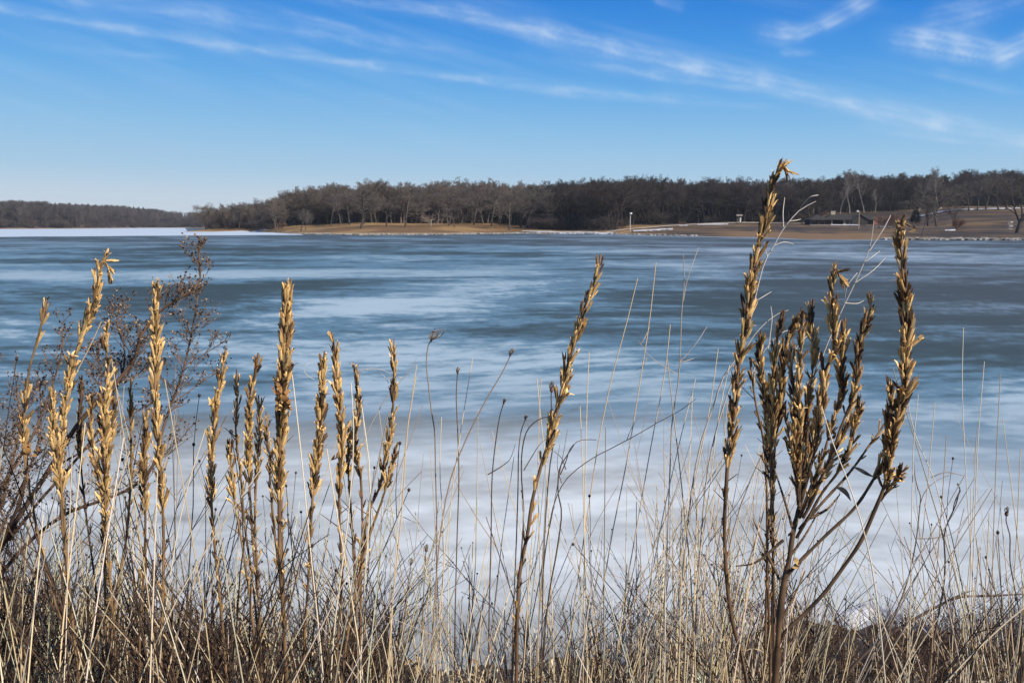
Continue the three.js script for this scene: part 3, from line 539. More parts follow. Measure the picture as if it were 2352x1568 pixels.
function pole(col, py0, py1, d, r, mPole, name, label, headOff, head) {
  const y0 = landY(LAND, col, d), h = elevAt(py1, d) - y0, g = thing(name, label, 'lamp post', [xOf(col, d), y0 - 0.1, -d]);
  part('pole', new Shape().tube([V(0, -0.3, 0), V(0, h / 2, 0), V(0, h, 0)], [r, r * 0.75], 8, [1, 1, 1]).geo(), mPole, g);
  part('arm', new Shape().tube([V(0, h - 0.35, 0), V(headOff * 0.6, h - 0.1, 0.1), V(headOff, h - 0.05, 0.2)], [0.06, 0.05], 6, [1, 1, 1]).geo(), mPole, g);
  part('lamp_head', new Shape().tube([V(headOff, h - 0.45, 0.2), V(headOff, h - 0.25, 0.2), V(headOff, h, 0.2), V(headOff, h + 0.12, 0.2)], (t) => head * (0.5 + 0.8 * Math.sin(Math.PI * (0.15 + t * 0.8))), 10, [1, 1, 1]).geo(), flat([0.7, 0.7, 0.68], 0.4), g); return g;
}
pole(1447.5, 533, 488, 342, 0.2, flat([0.4, 0.38, 0.35]), 'lamp_post', 'grey lamp post beside the pale road at the water', 0.15, 0.42);
pole(1973, 527, 483, depthOn(1973, 526), 0.19, flat([0.36, 0.26, 0.17]), 'wooden_lamp_pole', 'brown wooden lamp pole in front of the low pavilion', -0.75, 0.3);
pole(2160, 508, 476, depthOn(2160, 505), 0.1, flat([0.05, 0.045, 0.04]), 'lamp_post', 'dark lamp post with a white head between the lawn trees', -0.3, 0.36);
{ // roofed notice board beside the road
  const col = 1698, d = 424, g = thing('notice_board', 'small roofed notice board with a pale panel beside the road', 'notice board', onLand(col, d)), dark = flat([0.035, 0.03, 0.027]), one = [1, 1, 1], b = (n, m, ...q) => part(n, new Shape().box(...q, one).geo(), m, g);
  b('post', dark, -1.15, -0.2, -0.15, -0.9, 3.3, 0.15); b('post', dark, 0.85, -0.2, -0.15, 1.1, 3.3, 0.15); b('board', dark, -0.9, 0.7, -0.1, 0.25, 3.0, 0.05); b('pale_panel', flat([0.62, 0.62, 0.56]), 0.27, 0.5, -0.08, 0.83, 2.6, 0.09);
  const s = new Shape(); s.quad(V(-1.4, 3.2, 0.7), V(1.35, 3.2, 0.7), V(1.35, 3.9, 0), V(-1.4, 3.9, 0), one); s.quad(V(1.35, 3.2, -0.7), V(-1.4, 3.2, -0.7), V(-1.4, 3.9, 0), V(1.35, 3.9, 0), one); part('roof', s.geo(), flat([0.2, 0.17, 0.15]), g);
}
{ // target basket with hanging chains on the lawn
  const col = 2320.5, d = depthOn(col, 526), g = thing('disc_golf_basket', 'pale metal disc golf basket on the lawn beside the largest tree', 'disc golf basket', onLand(col, d)), m = flat([0.55, 0.52, 0.45], 0.5), ring = (r, y, t) => { const x = new THREE.TorusGeometry(r, t, 6, 20); x.rotateX(Math.PI / 2); x.translate(0, y, 0); return x; };
  const mg = new THREE.MeshStandardMaterial({ color: new THREE.Color(0.55, 0.52, 0.45), roughness: 0.5 });
  part('pole', new Shape().tube([V(0, -0.2, 0), V(0, 1, 0), V(0, 2.1, 0)], [0.06, 0.06], 6, [1, 1, 1]).geo(), m, g); part('top_band', mergeGeometries([ring(0.7, 2.1, 0.09), ring(0.7, 1.95, 0.06)]), mg, g); part('basket', mergeGeometries([ring(0.75, 1.05, 0.07), ring(0.75, 0.75, 0.07), ring(0.4, 0.7, 0.05)]), mg, g);
  const s = new Shape(); for (let k = 0; k < 10; k++) { const a = k * 0.628; s.tube([V(Math.cos(a) * 0.65, 1.95, Math.sin(a) * 0.65), V(Math.cos(a) * 0.3, 1.4, Math.sin(a) * 0.3), V(Math.cos(a) * 0.12, 1.1, Math.sin(a) * 0.12)], [0.03, 0.03], 3, [1, 1, 1]); } part('chains', s.geo(), m, g);
  part('base_plate', new Shape().box(-0.6, -0.25, -0.6, 0.6, 0.12, 0.6, [1, 1, 1]).geo(), flat([0.5, 0.5, 0.48]), g);
}

// ================================================================ the plants on the bank
// ---- seed pods: a fluted tube that splits into four curling tips (length 1 along +y)
function podShape(seed, open) {
  const R = rng(seed), s = new Shape(), rings = [[0, 0.045], [0.12, 0.1], [0.36, 0.13], [0.66, 0.125]], S = 8, bend = rnd(R, -0.05, 0.14), base = 0;
  const cx = (t) => bend * t * t, tone = (k, t) => { const f = k % 2 ? 0.6 : 1.12, v = f * lerp(0.62, 1.12, t) * rnd(R, 0.88, 1.1); return [v, v * 0.98, v * 0.94]; };  // own groove and base tone, darkened further as painted shade between pods
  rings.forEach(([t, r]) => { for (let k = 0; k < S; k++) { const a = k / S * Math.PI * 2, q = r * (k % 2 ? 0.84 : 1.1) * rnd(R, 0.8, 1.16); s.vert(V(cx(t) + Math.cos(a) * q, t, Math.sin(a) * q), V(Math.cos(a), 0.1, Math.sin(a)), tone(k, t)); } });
  for (let j = 0; j < rings.length - 1; j++) for (let k = 0; k < S; k++) { const a = base + j * S + k, b = base + j * S + (k + 1) % S; s.i.push(a, a + S, b, b, a + S, b + S); }
  for (let v = 0; v < 4; v++) {
    const a = v * Math.PI / 2 + Math.PI / 4 * (seed % 2), out = V(Math.cos(a), 0, Math.sin(a)), side = V(-out.z, 0, out.x), fl = open * rnd(R, 0.5, 1.5), len = rnd(R, 0.78, 1.14);
    const pts = [0.62, 0.76, 0.89, 1].map((t, k) => V(cx(t), 0.62 + (t - 0.62) * (len - 0.62) * 2.63 - (k === 3 ? fl * 0.25 : 0), 0).addScaledVector(out, [0.124, 0.128, 0.13 + fl * 0.3, 0.135 + fl * 1.05][k]));
    s.blade(pts, (t) => lerp(0.19, 0.03, t * t * t), side, (t) => { const w = lerp(0.95, 1.25, t); return [w, w * 0.98, w * 0.92]; });
  }
  return s.geo();
}
const PODS = [0, 1, 2, 3, 4, 5, 6, 7, 8, 9].map((k) => podShape(700 + k, [0.0, 0.03, 0.06, 0.1, 0.2, 0.02, 0.3, 0.05, 0.12, 0.0][k]));
const podMat = [[0.74, 0.50, 0.215], [0.56, 0.36, 0.14], [0.30, 0.175, 0.068], [0.11, 0.062, 0.028]].map((c) => mat({ color: new THREE.Color(...c), roughness: 0.92 }));
const stemMat = mat({ roughness: 0.8 });
const leafMat = mat({ roughness: 0.8 });
const TONES = { gold: [0.52, 0.28, 0.12, 0.08], mid: [0.37, 0.31, 0.19, 0.13], brown: [0.26, 0.29, 0.25, 0.20], dark: [0.05, 0.15, 0.35, 0.45] };
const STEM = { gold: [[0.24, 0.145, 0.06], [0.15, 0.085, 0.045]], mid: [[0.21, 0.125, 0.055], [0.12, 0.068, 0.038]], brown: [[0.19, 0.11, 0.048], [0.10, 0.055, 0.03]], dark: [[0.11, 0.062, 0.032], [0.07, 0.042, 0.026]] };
const up = V(0, 1, 0);
// pods up a stem. curve: world points from the tip down; n0..n1 the run that carries pods (fractions of its length)
function podsOn(parent, origin, curve, from, to, o, R) {
  const C = new THREE.CatmullRomCurve3(curve, false, 'centripetal'), L = C.getLength(), spot = o.size; from += spot * 0.65 / L; const sp = spot * o.step, n = Math.floor((to - from) * L / sp), T = V(), N = V(), B = V(), q = new THREE.Quaternion();
  let phase = R() * 6.28; const list = [];
  for (let k = 0; k < n; k++) {
    const t = from + (to - from) * (k + R() * 0.7) / n; phase += 2.4 + (R() - 0.5) * 0.7;
    const gap = o.gaps?.some(([a, b]) => t > a && t < b) && R() < 0.85; if (gap || R() < 0.07) continue;
    const p = C.getPointAt(t); C.getTangentAt(t, T); T.negate();                   // towards the tip
    N.set(Math.abs(T.y) < 0.9 ? 0 : 1, Math.abs(T.y) < 0.9 ? 1 : 0, 0); N.addScaledVector(T, -N.dot(T)).normalize(); B.crossVectors(T, N);
    const out = N.clone().multiplyScalar(Math.cos(phase)).addScaledVector(B, Math.sin(phase)), young = smooth(0, 0.12, t - from), ang = lerp(0.16, o.tilt, young) * rnd(R, 0.5, 1.4) * (R() < 0.05 ? 2 : 1);
    const dir = T.clone().multiplyScalar(Math.cos(ang)).addScaledVector(out, Math.sin(ang)).normalize(), len = spot * rnd(R, 0.7, 1.25) * lerp(0.72, 1, young) * (t > to - 0.12 ? 0.85 : 1), wid = len * rnd(R, 0.6, 0.82) * (o.fat ?? 1);
    { const xx = out.clone().addScaledVector(dir, -out.dot(dir)).normalize(), zz = V().crossVectors(xx, dir); q.setFromRotationMatrix(new THREE.Matrix4().makeBasis(xx, dir, zz)).multiply(new THREE.Quaternion().setFromAxisAngle(up, rnd(R, -0.6, 0.6))); }
    let m = R(), kk = 0; for (const w of TONES[o.tone]) { if (m < w) break; m -= w; kk++; }
    list.push({ g: PODS[Math.floor(R() * PODS.length)], m: podMat[Math.min(3, kk)], p: p.addScaledVector(out, o.stem * 0.9).sub(origin), q: q.clone(), s: V(wid, len, wid) });
  }
  const many = [];
  for (const x of list) {
    if ((parent.userData.budget ?? 300) <= 0) { many.push(x); continue; }
    if (o.owner) o.owner.budget--;
    if (o.owner && o.owner.budget < 0) { many.push(x); continue; }
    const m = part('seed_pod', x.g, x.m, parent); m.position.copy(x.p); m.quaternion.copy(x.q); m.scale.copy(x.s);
  }
  if (many.length) for (let k = 0; k < 4; k++) {
    const mine = many.filter((x) => x.m === podMat[k]); if (!mine.length) continue;
    const g = mergeGeometries(mine.map((x) => x.g.clone().applyMatrix4(new THREE.Matrix4().compose(x.p, x.q, x.s)))); part('seed_pods', g, podMat[k], parent).userData.kind = 'stuff';
  }
}
// picture points (tip first) at a distance -> world points that end in the ground
function rooted(px, d, lean = 0, R = null) {
  const w = px.map(([x, y], k) => at(x, y, d + lean * k / px.length + (R ? (R() - 0.5) * 0.02 : 0)));
  const a = w[w.length - 1], b = w[w.length - 2], dir = a.clone().sub(b).normalize(); dir.y = Math.min(dir.y, -0.75); dir.normalize();
  for (let k = 0, p = a; k < 12; k++) { dir.x *= 0.8; dir.y -= 0.1; dir.normalize(); p = p.clone().addScaledVector(dir, 0.12); w.push(p); if (p.y < bankY(p.x, p.z) - 0.03) break; }
  return w;
}
function lengthTo(curve, y) {                                        // fraction of the curve at which it has sunk to height y
  const C = new THREE.CatmullRomCurve3(curve, false, 'centripetal'); for (let k = 12; k <= 300; k++) { const p = C.getPointAt(k / 300); if (p.y < y) return k / 300; } return 1;
}
function curledLeaf(parent, p, size, R, col, name = 'withered_leaf') {
  const s = new Shape(), a = R() * 6.28, dir = V(Math.cos(a), rnd(R, -0.8, 0.3), Math.sin(a)).normalize(), side = V(-Math.sin(a), 0.3, Math.cos(a)), pts = [], sides = []; let q = V(), d = dir.clone();
  for (let k = 0; k <= 7; k++) { pts.push(q.clone()); sides.push(side.clone().applyAxisAngle(dir, k * 0.35)); q.addScaledVector(d, size / 7); d.applyAxisAngle(side.clone().normalize(), 0.34 + R() * 0.2); }
  s.blade(pts, (t) => size * 0.34 * Math.sin(Math.PI * clamp(t * 0.93 + 0.04)), sides, col); const m = part(name, s.geo(), leafMat, parent); m.position.copy(p); return m;
}
function seedStalk(label, d, px, podsTo, o = {}) {
  const R = rng(Math.round(px[0][0] * 7 + px[0][1] * 13)), tone = o.tone ?? 'gold', w = rooted(px, d, o.lean ?? 0.05, R), root = w[w.length - 1].clone();
  const g = thing('seed_stalk', label, 'dried seed stalk', root, undefined), pts = spline(w, 90), stem = 0.0036 * (o.thick ?? 1), rel = pts.map((p) => p.clone().sub(root));
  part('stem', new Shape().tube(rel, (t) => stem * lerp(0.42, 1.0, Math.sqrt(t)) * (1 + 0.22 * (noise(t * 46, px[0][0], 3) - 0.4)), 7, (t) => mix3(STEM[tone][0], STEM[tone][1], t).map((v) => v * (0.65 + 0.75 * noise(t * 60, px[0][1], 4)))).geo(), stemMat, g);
  const end = lengthTo(w, at(0, podsTo, d).y);
  podsOn(g, root, w, 0.0, end, { size: (o.size ?? 32) * 1.24 * d / LENS, step: (o.step ?? 0.185) * 0.84, tilt: (o.tilt ?? 0.27) * 0.9, tone, stem, gaps: o.gaps?.map(([a, b]) => [lengthTo(w, at(0, a, d).y), lengthTo(w, at(0, b, d).y)]), fat: o.fat }, R);
  podsOn(g, root, w, end, Math.min(0.9, end + 0.17), { size: 30 * d / LENS, step: 0.75, tilt: 0.34, tone: tone === 'gold' ? 'mid' : 'brown', stem }, R);
  for (const [x, y, s] of o.leaves ?? []) for (let k = 0; k < 3; k++) curledLeaf(g, at(x, y, d - 0.02).sub(root), s * d / LENS, R, [0.28, 0.14, 0.045]);
  // stubs of fallen leaves below the pods
  const st = new Shape(); for (let k = 0; k < 18; k++) { const t = lerp(end, 0.97, R()), p = new THREE.CatmullRomCurve3(rel, false, 'centripetal').getPointAt(t), a = R() * 6.28, v = V(Math.cos(a), 0.8, Math.sin(a) * 0.6); st.tube([p, p.clone().addScaledVector(v, 0.01), p.clone().addScaledVector(v, 0.018 + R() * 0.03)], [0.0017, 0.0007], 3, STEM[tone][1]); } part('leaf_stubs', st.geo(), stemMat, g).userData.kind = 'stuff';
  return g;
}
// ---- left group
seedStalk('short outermost golden seed stalk at the left edge, its tip nodding right', 2.2, [[112, 682], [106, 688], [96, 738], [82, 790], [66, 850], [57, 920], [54, 990], [55, 1050], [75, 1171], [107, 1313], [142, 1430], [181, 1501]], 1052, { size: 30, step: 0.2, gaps: [[752, 900]], leaves: [[64, 1044, 40]] });
seedStalk('golden seed stalk with a ragged hooked tip, second from the left edge', 2.1, [[256, 652], [250, 622], [241, 603], [232, 602], [226, 630], [218, 692], [200, 735], [184, 776], [172, 815], [160, 868], [146, 950], [137, 1050], [139, 1150], [150, 1290], [163, 1420], [176, 1520]], 1160, { size: 34, gaps: [[786, 842]], fat: 1.05 });
seedStalk('stout golden stalk low against the hooked one, left side', 2.02, [[122, 885], [120, 930], [122, 1000], [136, 1090], [146, 1180], [153, 1300], [165, 1420]], 1130, { size: 36, fat: 1.1, tilt: 0.34 });
seedStalk('golden seed stalk flaring widely at its tip, below the hooked one', 2.15, [[247, 740], [243, 770], [242, 797], [248, 853], [242, 888], [239, 973], [239, 1078], [241, 1160], [245, 1250], [254, 1360]], 1215, { size: 34, tilt: 0.33, gaps: [[806, 866]], tone: 'gold' });
seedStalk('tall straight golden seed stalk with a blunt curled tip, left of centre', 2.1, [[352, 656], [357, 650], [360, 664], [356, 720], [357, 797], [356, 902], [362, 1008], [369, 1100], [373, 1170], [375, 1300], [370, 1450]], 1190, { size: 32, thick: 1.1 });
seedStalk('dark twisted seed stalk at the foot of the blunt-tipped one', 2.22, [[337, 935], [333, 990], [330, 1043], [328, 1100], [333, 1180], [330, 1300], [322, 1430]], 1190, { tone: 'brown', size: 32, fat: 1.05 });
seedStalk('short seed stalk carrying one compact tuft, left of the blunt-tipped stalk', 2.2, [[302, 860], [299, 892], [299, 930], [299, 966], [301, 1025], [299, 1110], [290, 1230], [270, 1340]], 968, { size: 30 });
seedStalk('blackish seed stalk in shade between the hooked and the flaring stalks', 2.5, [[188, 862], [184, 938], [183, 1008], [186, 1078], [199, 1200], [214, 1310]], 1070, { tone: 'dark', size: 28 });
seedStalk('dark thin seed stalk leaning into the flaring golden stalk', 2.45, [[211, 900], [207, 990], [217, 1060], [230, 1130], [236, 1220]], 1110, { tone: 'brown', size: 28 });
seedStalk('brown side stalk just right of the flaring golden stalk', 2.3, [[265, 905], [260, 950], [252, 1010], [243, 1080], [240, 1160]], 1075, { tone: 'mid', size: 31 });
// ---- middle-left group
seedStalk('slim golden seed stalk leaning right, standing apart before blue ice', 2.1, [[519, 797], [511, 845], [504, 885], [494, 930], [490, 984], [485, 1054], [484, 1124], [488, 1200], [497, 1300], [510, 1430]], 1170, { size: 32 });
seedStalk('thin sparse seed stalk with a small fluffy tip', 2.25, [[543, 848], [543, 880], [544, 930], [541, 977], [543, 1019], [552, 1089], [561, 1200], [580, 1340]], 985, { size: 26, step: 0.26 });
seedStalk('low pale golden stalk in front of the thin sparse one', 2.05, [[527, 1006], [528, 1054], [534, 1124], [545, 1190], [562, 1290]], 1165, { size: 32 });
seedStalk('seed stalk ending in one separate spindle-shaped cluster', 2.2, [[592, 810], [589, 852], [577, 889], [573, 931], [572, 1001], [571, 1054], [573, 1124], [581, 1250], [594, 1400]], 1130, { size: 30, gaps: [[858, 876]], tone: 'mid' });
seedStalk('short golden stalk leaning against the spindle-tipped one', 2.12, [[593, 908], [596, 950], [593, 1036], [588, 1107], [585, 1190], [590, 1300]], 1120, { size: 30 });
seedStalk('thickest brown-gold seed stalk of the middle group, with curled dead leaves halfway', 2.0, [[652, 648], [655, 700], [653, 773], [650, 843], [646, 906], [647, 960], [644, 1010], [641, 1060], [641, 1124], [642, 1250], [650, 1400], [656, 1520]], 1170, { size: 36, step: 0.13, tone: 'mid', thick: 1.5, fat: 1.1, leaves: [[662, 925, 46], [672, 942, 40], [640, 905, 40]] });
seedStalk('second slender tip rising close beside the thickest brown-gold stalk', 2.03, [[669, 638], [664, 680], [663, 740], [660, 800], [655, 870], [651, 960], [648, 1060], [646, 1180], [650, 1330]], 1010, { size: 30, tone: 'mid' });
seedStalk('small dark side stalk left of the thickest stalk', 2.15, [[611, 945], [613, 1012], [620, 1050], [620, 1107], [628, 1200], [640, 1310]], 1110, { size: 27, tone: 'brown' });
seedStalk('bright golden club-shaped seed stalk right of the thickest one', 2.1, [[745, 806], [741, 850], [738, 913], [734, 984], [726, 1047], [719, 1124], [714, 1200], [709, 1310], [700, 1450]], 1150, { size: 35, step: 0.15, fat: 1.08 });
seedStalk('tall narrow seed stalk with a needle tip, right of the club-shaped stalk', 2.15, [[761, 762], [765, 780], [769, 800], [770, 843], [775, 896], [781, 949], [784, 1001], [784, 1054], [779, 1124], [780, 1200], [785, 1330], [776, 1460]], 1150, { size: 31, tone: 'mid', leaves: [[772, 1050, 30]] });
seedStalk('seed stalk with a rounded separate top tuft, right of the needle-tipped one', 2.25, [[812, 838], [816, 850], [821, 880], [823, 913], [821, 960], [817, 1001], [820, 1054], [828, 1100], [832, 1200], [829, 1320]], 1110, { size: 30, tone: 'mid', gaps: [[872, 890]] });
seedStalk('pale short stalk between the needle-tipped stalk and the rounded tuft', 2.3, [[800, 968], [801, 1030], [800, 1090], [806, 1170], [812, 1280]], 1100, { size: 29, tone: 'brown' });
seedStalk('open wiry seed stalk with sparse upper pods, last of the middle group', 2.15, [[905, 780], [903, 805], [905, 822], [905, 857], [904, 906], [899, 977], [891, 1019], [880, 1072], [872, 1117], [842, 1188], [837, 1259], [824, 1349], [812, 1473]], 1135, { size: 29, step: 0.24, tone: 'mid', gaps: [[868, 884], [930, 952]] });
seedStalk('short side stalk joining the wiry stalk from its right', 2.13, [[913, 1015], [908, 1040], [901, 1064], [885, 1124], [866, 1180], [845, 1240]], 1140, { size: 30, tone: 'gold', step: 0.22 });
// ---- centre and right
seedStalk('lone leaning brown-gold seed stalk at the centre of the view', 2.0, [[1380, 581], [1374, 621], [1359, 667], [1342, 709], [1328, 762], [1316, 801], [1306, 832], [1297, 867], [1285, 920], [1274, 955], [1264, 1008], [1247, 1056], [1236, 1095], [1222, 1153], [1212, 1224], [1197, 1295], [1190, 1366], [1187, 1508]], 1300, { size: 33, tone: 'mid', step: 0.19, tilt: 0.33, gaps: [[798, 822], [945, 965], [1080, 1300]], thick: 1.25 });
seedStalk('tallest seed stalk, leaning right, its drooping tip above the far wood', 1.95, [[1809, 416], [1806, 396], [1800, 384], [1790, 388], [1785, 398], [1776, 422], [1766, 473], [1756, 519], [1744, 557], [1738, 585], [1731, 621], [1724, 659], [1717, 712], [1710, 772], [1701, 807], [1695, 862], [1687, 930], [1680, 1005], [1672, 1062], [1669, 1110], [1665, 1181], [1665, 1240], [1670, 1331], [1681, 1420], [1702, 1500]], 1085, { size: 34, tone: 'brown', step: 0.17, tilt: 0.29, thick: 1.3, gaps: [[562, 590]] });
// ---- the big branching plant on the right
{
  const d = 2.0, g = thing('branching_seed_plant', 'big many-branched seed plant with a woody trunk, right of the tallest stalk', 'dried plant', [0, 0, 0]), R = rng(991), own = { budget: 300 };
  const tr = rooted([[1846, 1120], [1832, 1180], [1822, 1225], [1812, 1290], [1800, 1345], [1790, 1440], [1781, 1560]], d, 0, R), root = tr[tr.length - 1].clone(); g.position.copy(root);
  const rel = (a) => a.map((p) => p.clone().sub(root));
  part('trunk', new Shape().tube(rel(spline(tr, 90)), (t) => lerp(0.004, 0.0075, smooth(0, 0.5, t)) * (1 + 0.6 * (noise(t * 44, 1, 4) - 0.4)), 9, (t) => [0.085, 0.047, 0.022].map((v) => v * (0.35 + 1.5 * noise(t * 80, 2, 9)))).geo(), stemMat, g);
  const branch = (px, dz, podsTo, o = {}) => {
    const w = px.map(([x, y], k) => at(x, y, d + dz * (1 - k / (px.length - 1)) + (R() - 0.5) * 0.015)), st = 0.0028 * (0.5 + 0.5 * (o.thick ?? 1));
    const b = part('branch', new Shape().tube(rel(spline(w, 70)), (t) => st * lerp(0.45, 1.2, t) * (1 + 0.35 * (noise(t * 40, px[0][0], 3) - 0.4)), 7, (t) => mix3(STEM.mid[0], [0.075, 0.042, 0.021], t).map((v) => v * (0.5 + 1.0 * noise(t * 70, px[0][1], 4)))).geo(), stemMat, g);
    if (podsTo) podsOn(b, root, w, 0, lengthTo(w, at(0, podsTo + (o.step === 0.6 ? 0 : 55), d + dz * 0.6).y), { size: (o.size ?? 30) * 1.2 * d / LENS, step: (o.step ?? 0.21) * 0.92, tilt: (o.tilt ?? 0.27) * 0.9, tone: o.tone ?? 'brown', stem: st, owner: own, gaps: o.gaps?.map(([p, q]) => [lengthTo(w, at(0, p, d).y), lengthTo(w, at(0, q, d).y)]) }, R);
    return b;
  };
  // the tall wand at the far right of the plant
  const wand = branch([[2094, 520], [2082, 514], [2070, 518], [2064, 532], [2067, 556], [2072, 592], [2075, 635], [2079, 666], [2081, 719], [2083, 789], [2079, 860], [2077, 905], [2069, 935], [2058, 985], [2047, 1040], [2035, 1108], [2006, 1181], [1977, 1245], [1935, 1306], [1896, 1359], [1853, 1405], [1803, 1452], [1789, 1480]], -0.1, 1075, { size: 36, step: 0.125, tilt: 0.32, thick: 1.7, gaps: [[536, 552], [616, 655]] });
  wand.userData.label = 'tall wand of the plant crowded with brown seed pods'; for (let k = 0; k < 5; k++) curledLeaf(g, at(2066 + k * 6, 522 + (k % 2) * 8, d - 0.1).sub(root), 0.026, R, [0.2, 0.12, 0.05]);
  branch([[2047, 868], [2046, 917], [2040, 988], [2034, 1045], [2026, 1066], [2005, 1104], [1963, 1167], [1899, 1228], [1832, 1295], [1806, 1325]], -0.02, 1050, { size: 34, step: 0.16, thick: 1.4 });
  branch([[2074, 1062], [2068, 1090], [2050, 1112], [2022, 1150]], -0.12, 1105, { size: 32 });
  branch([[1863, 687], [1862, 740], [1866, 772], [1871, 807], [1866, 860], [1859, 916], [1856, 980], [1853, 1030], [1848, 1065], [1842, 1111], [1836, 1164]], 0.06, 880, { gaps: [[738, 748]], tone: 'brown' });
  branch([[1841, 706], [1841, 742], [1840, 794], [1838, 837], [1836, 886], [1836, 935], [1838, 988], [1840, 1040], [1838, 1111], [1835, 1170]], -0.04, 1010, { gaps: [[806, 818]] });
  branch([[1940, 662], [1934, 640], [1922, 626], [1916, 630], [1914, 666], [1914, 705], [1916, 754], [1917, 800], [1908, 825], [1897, 850], [1893, 900], [1886, 953], [1875, 1023], [1861, 1076], [1847, 1128], [1838, 1170]], -0.06, 1000, { size: 33, step: 0.165, gaps: [[678, 698]], thick: 1.2 });
  branch([[1942, 728], [1940, 765], [1935, 812], [1932, 858], [1934, 900], [1921, 949], [1903, 1005], [1889, 1058], [1868, 1104], [1850, 1153], [1836, 1190]], 0.03, 950, { size: 33, step: 0.17, thick: 1.15 });
  branch([[2000, 668], [1999, 712], [1989, 747], [1977, 782], [1970, 825], [1967, 870], [1960, 912], [1942, 956], [1924, 1005], [1910, 1050], [1889, 1093], [1868, 1146], [1845, 1190]], -0.05, 905, { size: 33, step: 0.15, gaps: [[706, 722]], thick: 1.15 });
  branch([[1977, 905], [1973, 940], [1963, 977], [1959, 1012], [1945, 1051], [1924, 1086], [1889, 1132], [1861, 1181], [1830, 1235]], -0.1, 1040, { size: 31, tone: 'mid' });
  branch([[2048, 935], [2038, 962], [2023, 988], [1995, 1026], [1970, 1062], [1942, 1097], [1907, 1135], [1872, 1174], [1836, 1216]], 0.04, 1060, { size: 20, step: 0.6, tilt: 0.5, thick: 1.2 });
  branch([[1802, 925], [1808, 975], [1818, 1030], [1828, 1090], [1834, 1160]], 0.08, 1090, { size: 28, step: 0.3 }); branch([[1821, 960], [1826, 1020], [1832, 1090], [1834, 1150]], -0.08, 1090, { size: 28, step: 0.3 }); branch([[1776, 1065], [1790, 1110], [1806, 1160], [1820, 1210]], 0.02, 0); branch([[1890, 1030], [1876, 1090], [1858, 1140], [1840, 1185]], -0.14, 1110, { size: 28, step: 0.3 });
  branch([[1822, 780], [1818, 830], [1822, 890], [1826, 960], [1830, 1040], [1834, 1120]], 0.1, 1000, { tone: 'mid' }); branch([[1888, 880], [1880, 940], [1868, 1010], [1856, 1070], [1844, 1130]], 0.08, 1050, {}); branch([[1948, 960], [1930, 1010], [1906, 1062], [1880, 1108], [1852, 1160]], 0.1, 1090, { tone: 'mid', step: 0.25 }); branch([[1858, 880], [1852, 950], [1846, 1030], [1840, 1100], [1836, 1170]], 0.12, 1060, {});
  for (const [x, y, X, Y] of [[1800, 1240, 1690, 1340], [1806, 1290, 1880, 1215], [1790, 1330, 1730, 1230], [1862, 1190, 1930, 1175], [1786, 1440, 1850, 1350]]) branch([[X, Y - 40], [lerp(X, x, 0.4), lerp(Y - 20, y, 0.35)], [x, y]], 0.03, 0);
  for (const [q, wd] of [[[[1958, 1071], [1975, 1078], [1992, 1088], [2010, 1096]], 11], [[[1918, 1119], [1932, 1122], [1944, 1132], [1955, 1150]], 14], [[[1875, 1105], [1866, 1116], [1862, 1130], [1866, 1146]], 10]]) { const w = q.map(([x, y]) => at(x, y, d + 0.01).sub(root)); part('withered_leaf', new Shape().blade(spline(w, 8), (t) => wd * d / LENS * Math.sin(Math.PI * clamp(t * 0.94 + 0.03)), V(0.2, 1, 0.6), (t) => mix3([0.42, 0.37, 0.3], [0.1, 0.085, 0.07], noise(t * 14, wd, 2))).geo(), leafMat, g); }
  curledLeaf(g, at(1818, 1303, d - 0.02).sub(root), 0.04, R, [0.42, 0.26, 0.09]);
  // flaking dead leaves at the fork
  for (const [x, y] of [[1818, 1205], [1816, 1228], [1842, 1108], [1846, 1112], [1903, 1008], [1920, 1012]]) curledLeaf(g, at(x, y, d - 0.02).sub(root), 0.03, R, [0.1, 0.055, 0.03]);
}
seedStalk('crowded brown stalk left of the branching plant, pods down to its knees', 2.08, [[1748, 758], [1749, 777], [1745, 812], [1748, 865], [1756, 905], [1762, 953], [1766, 1023], [1770, 1076], [1773, 1146], [1767, 1199], [1762, 1260], [1764, 1340], [1768, 1450]], 1150, { size: 33, tone: 'brown', step: 0.14 });
seedStalk('brown-gold stalk with a detached upper tuft, next to the crowded stalk', 2.0, [[1796, 712], [1792, 740], [1787, 772], [1781, 810], [1778, 845], [1777, 900], [1778, 953], [1773, 1030], [1772, 1110], [1775, 1230], [1778, 1390]], 1040, { size: 34, tone: 'mid', gaps: [[768, 800]], step: 0.15 });
seedStalk('dark stalk bending right at its top above the crowded stalk', 2.12, [[1842, 712], [1831, 728], [1817, 763], [1805, 798], [1799, 835], [1794, 900], [1790, 953], [1781, 1020], [1776, 1110], [1776, 1250]], 1010, { size: 33, tone: 'dark', step: 0.17 });
seedStalk('thin small-podded stalk between the tallest and the crowded stalks', 2.2, [[1722, 820], [1727, 860], [1733, 905], [1741, 950], [1752, 1000], [1760, 1080], [1762, 1200]], 905, { size: 26, tone: 'brown', step: 0.32 });

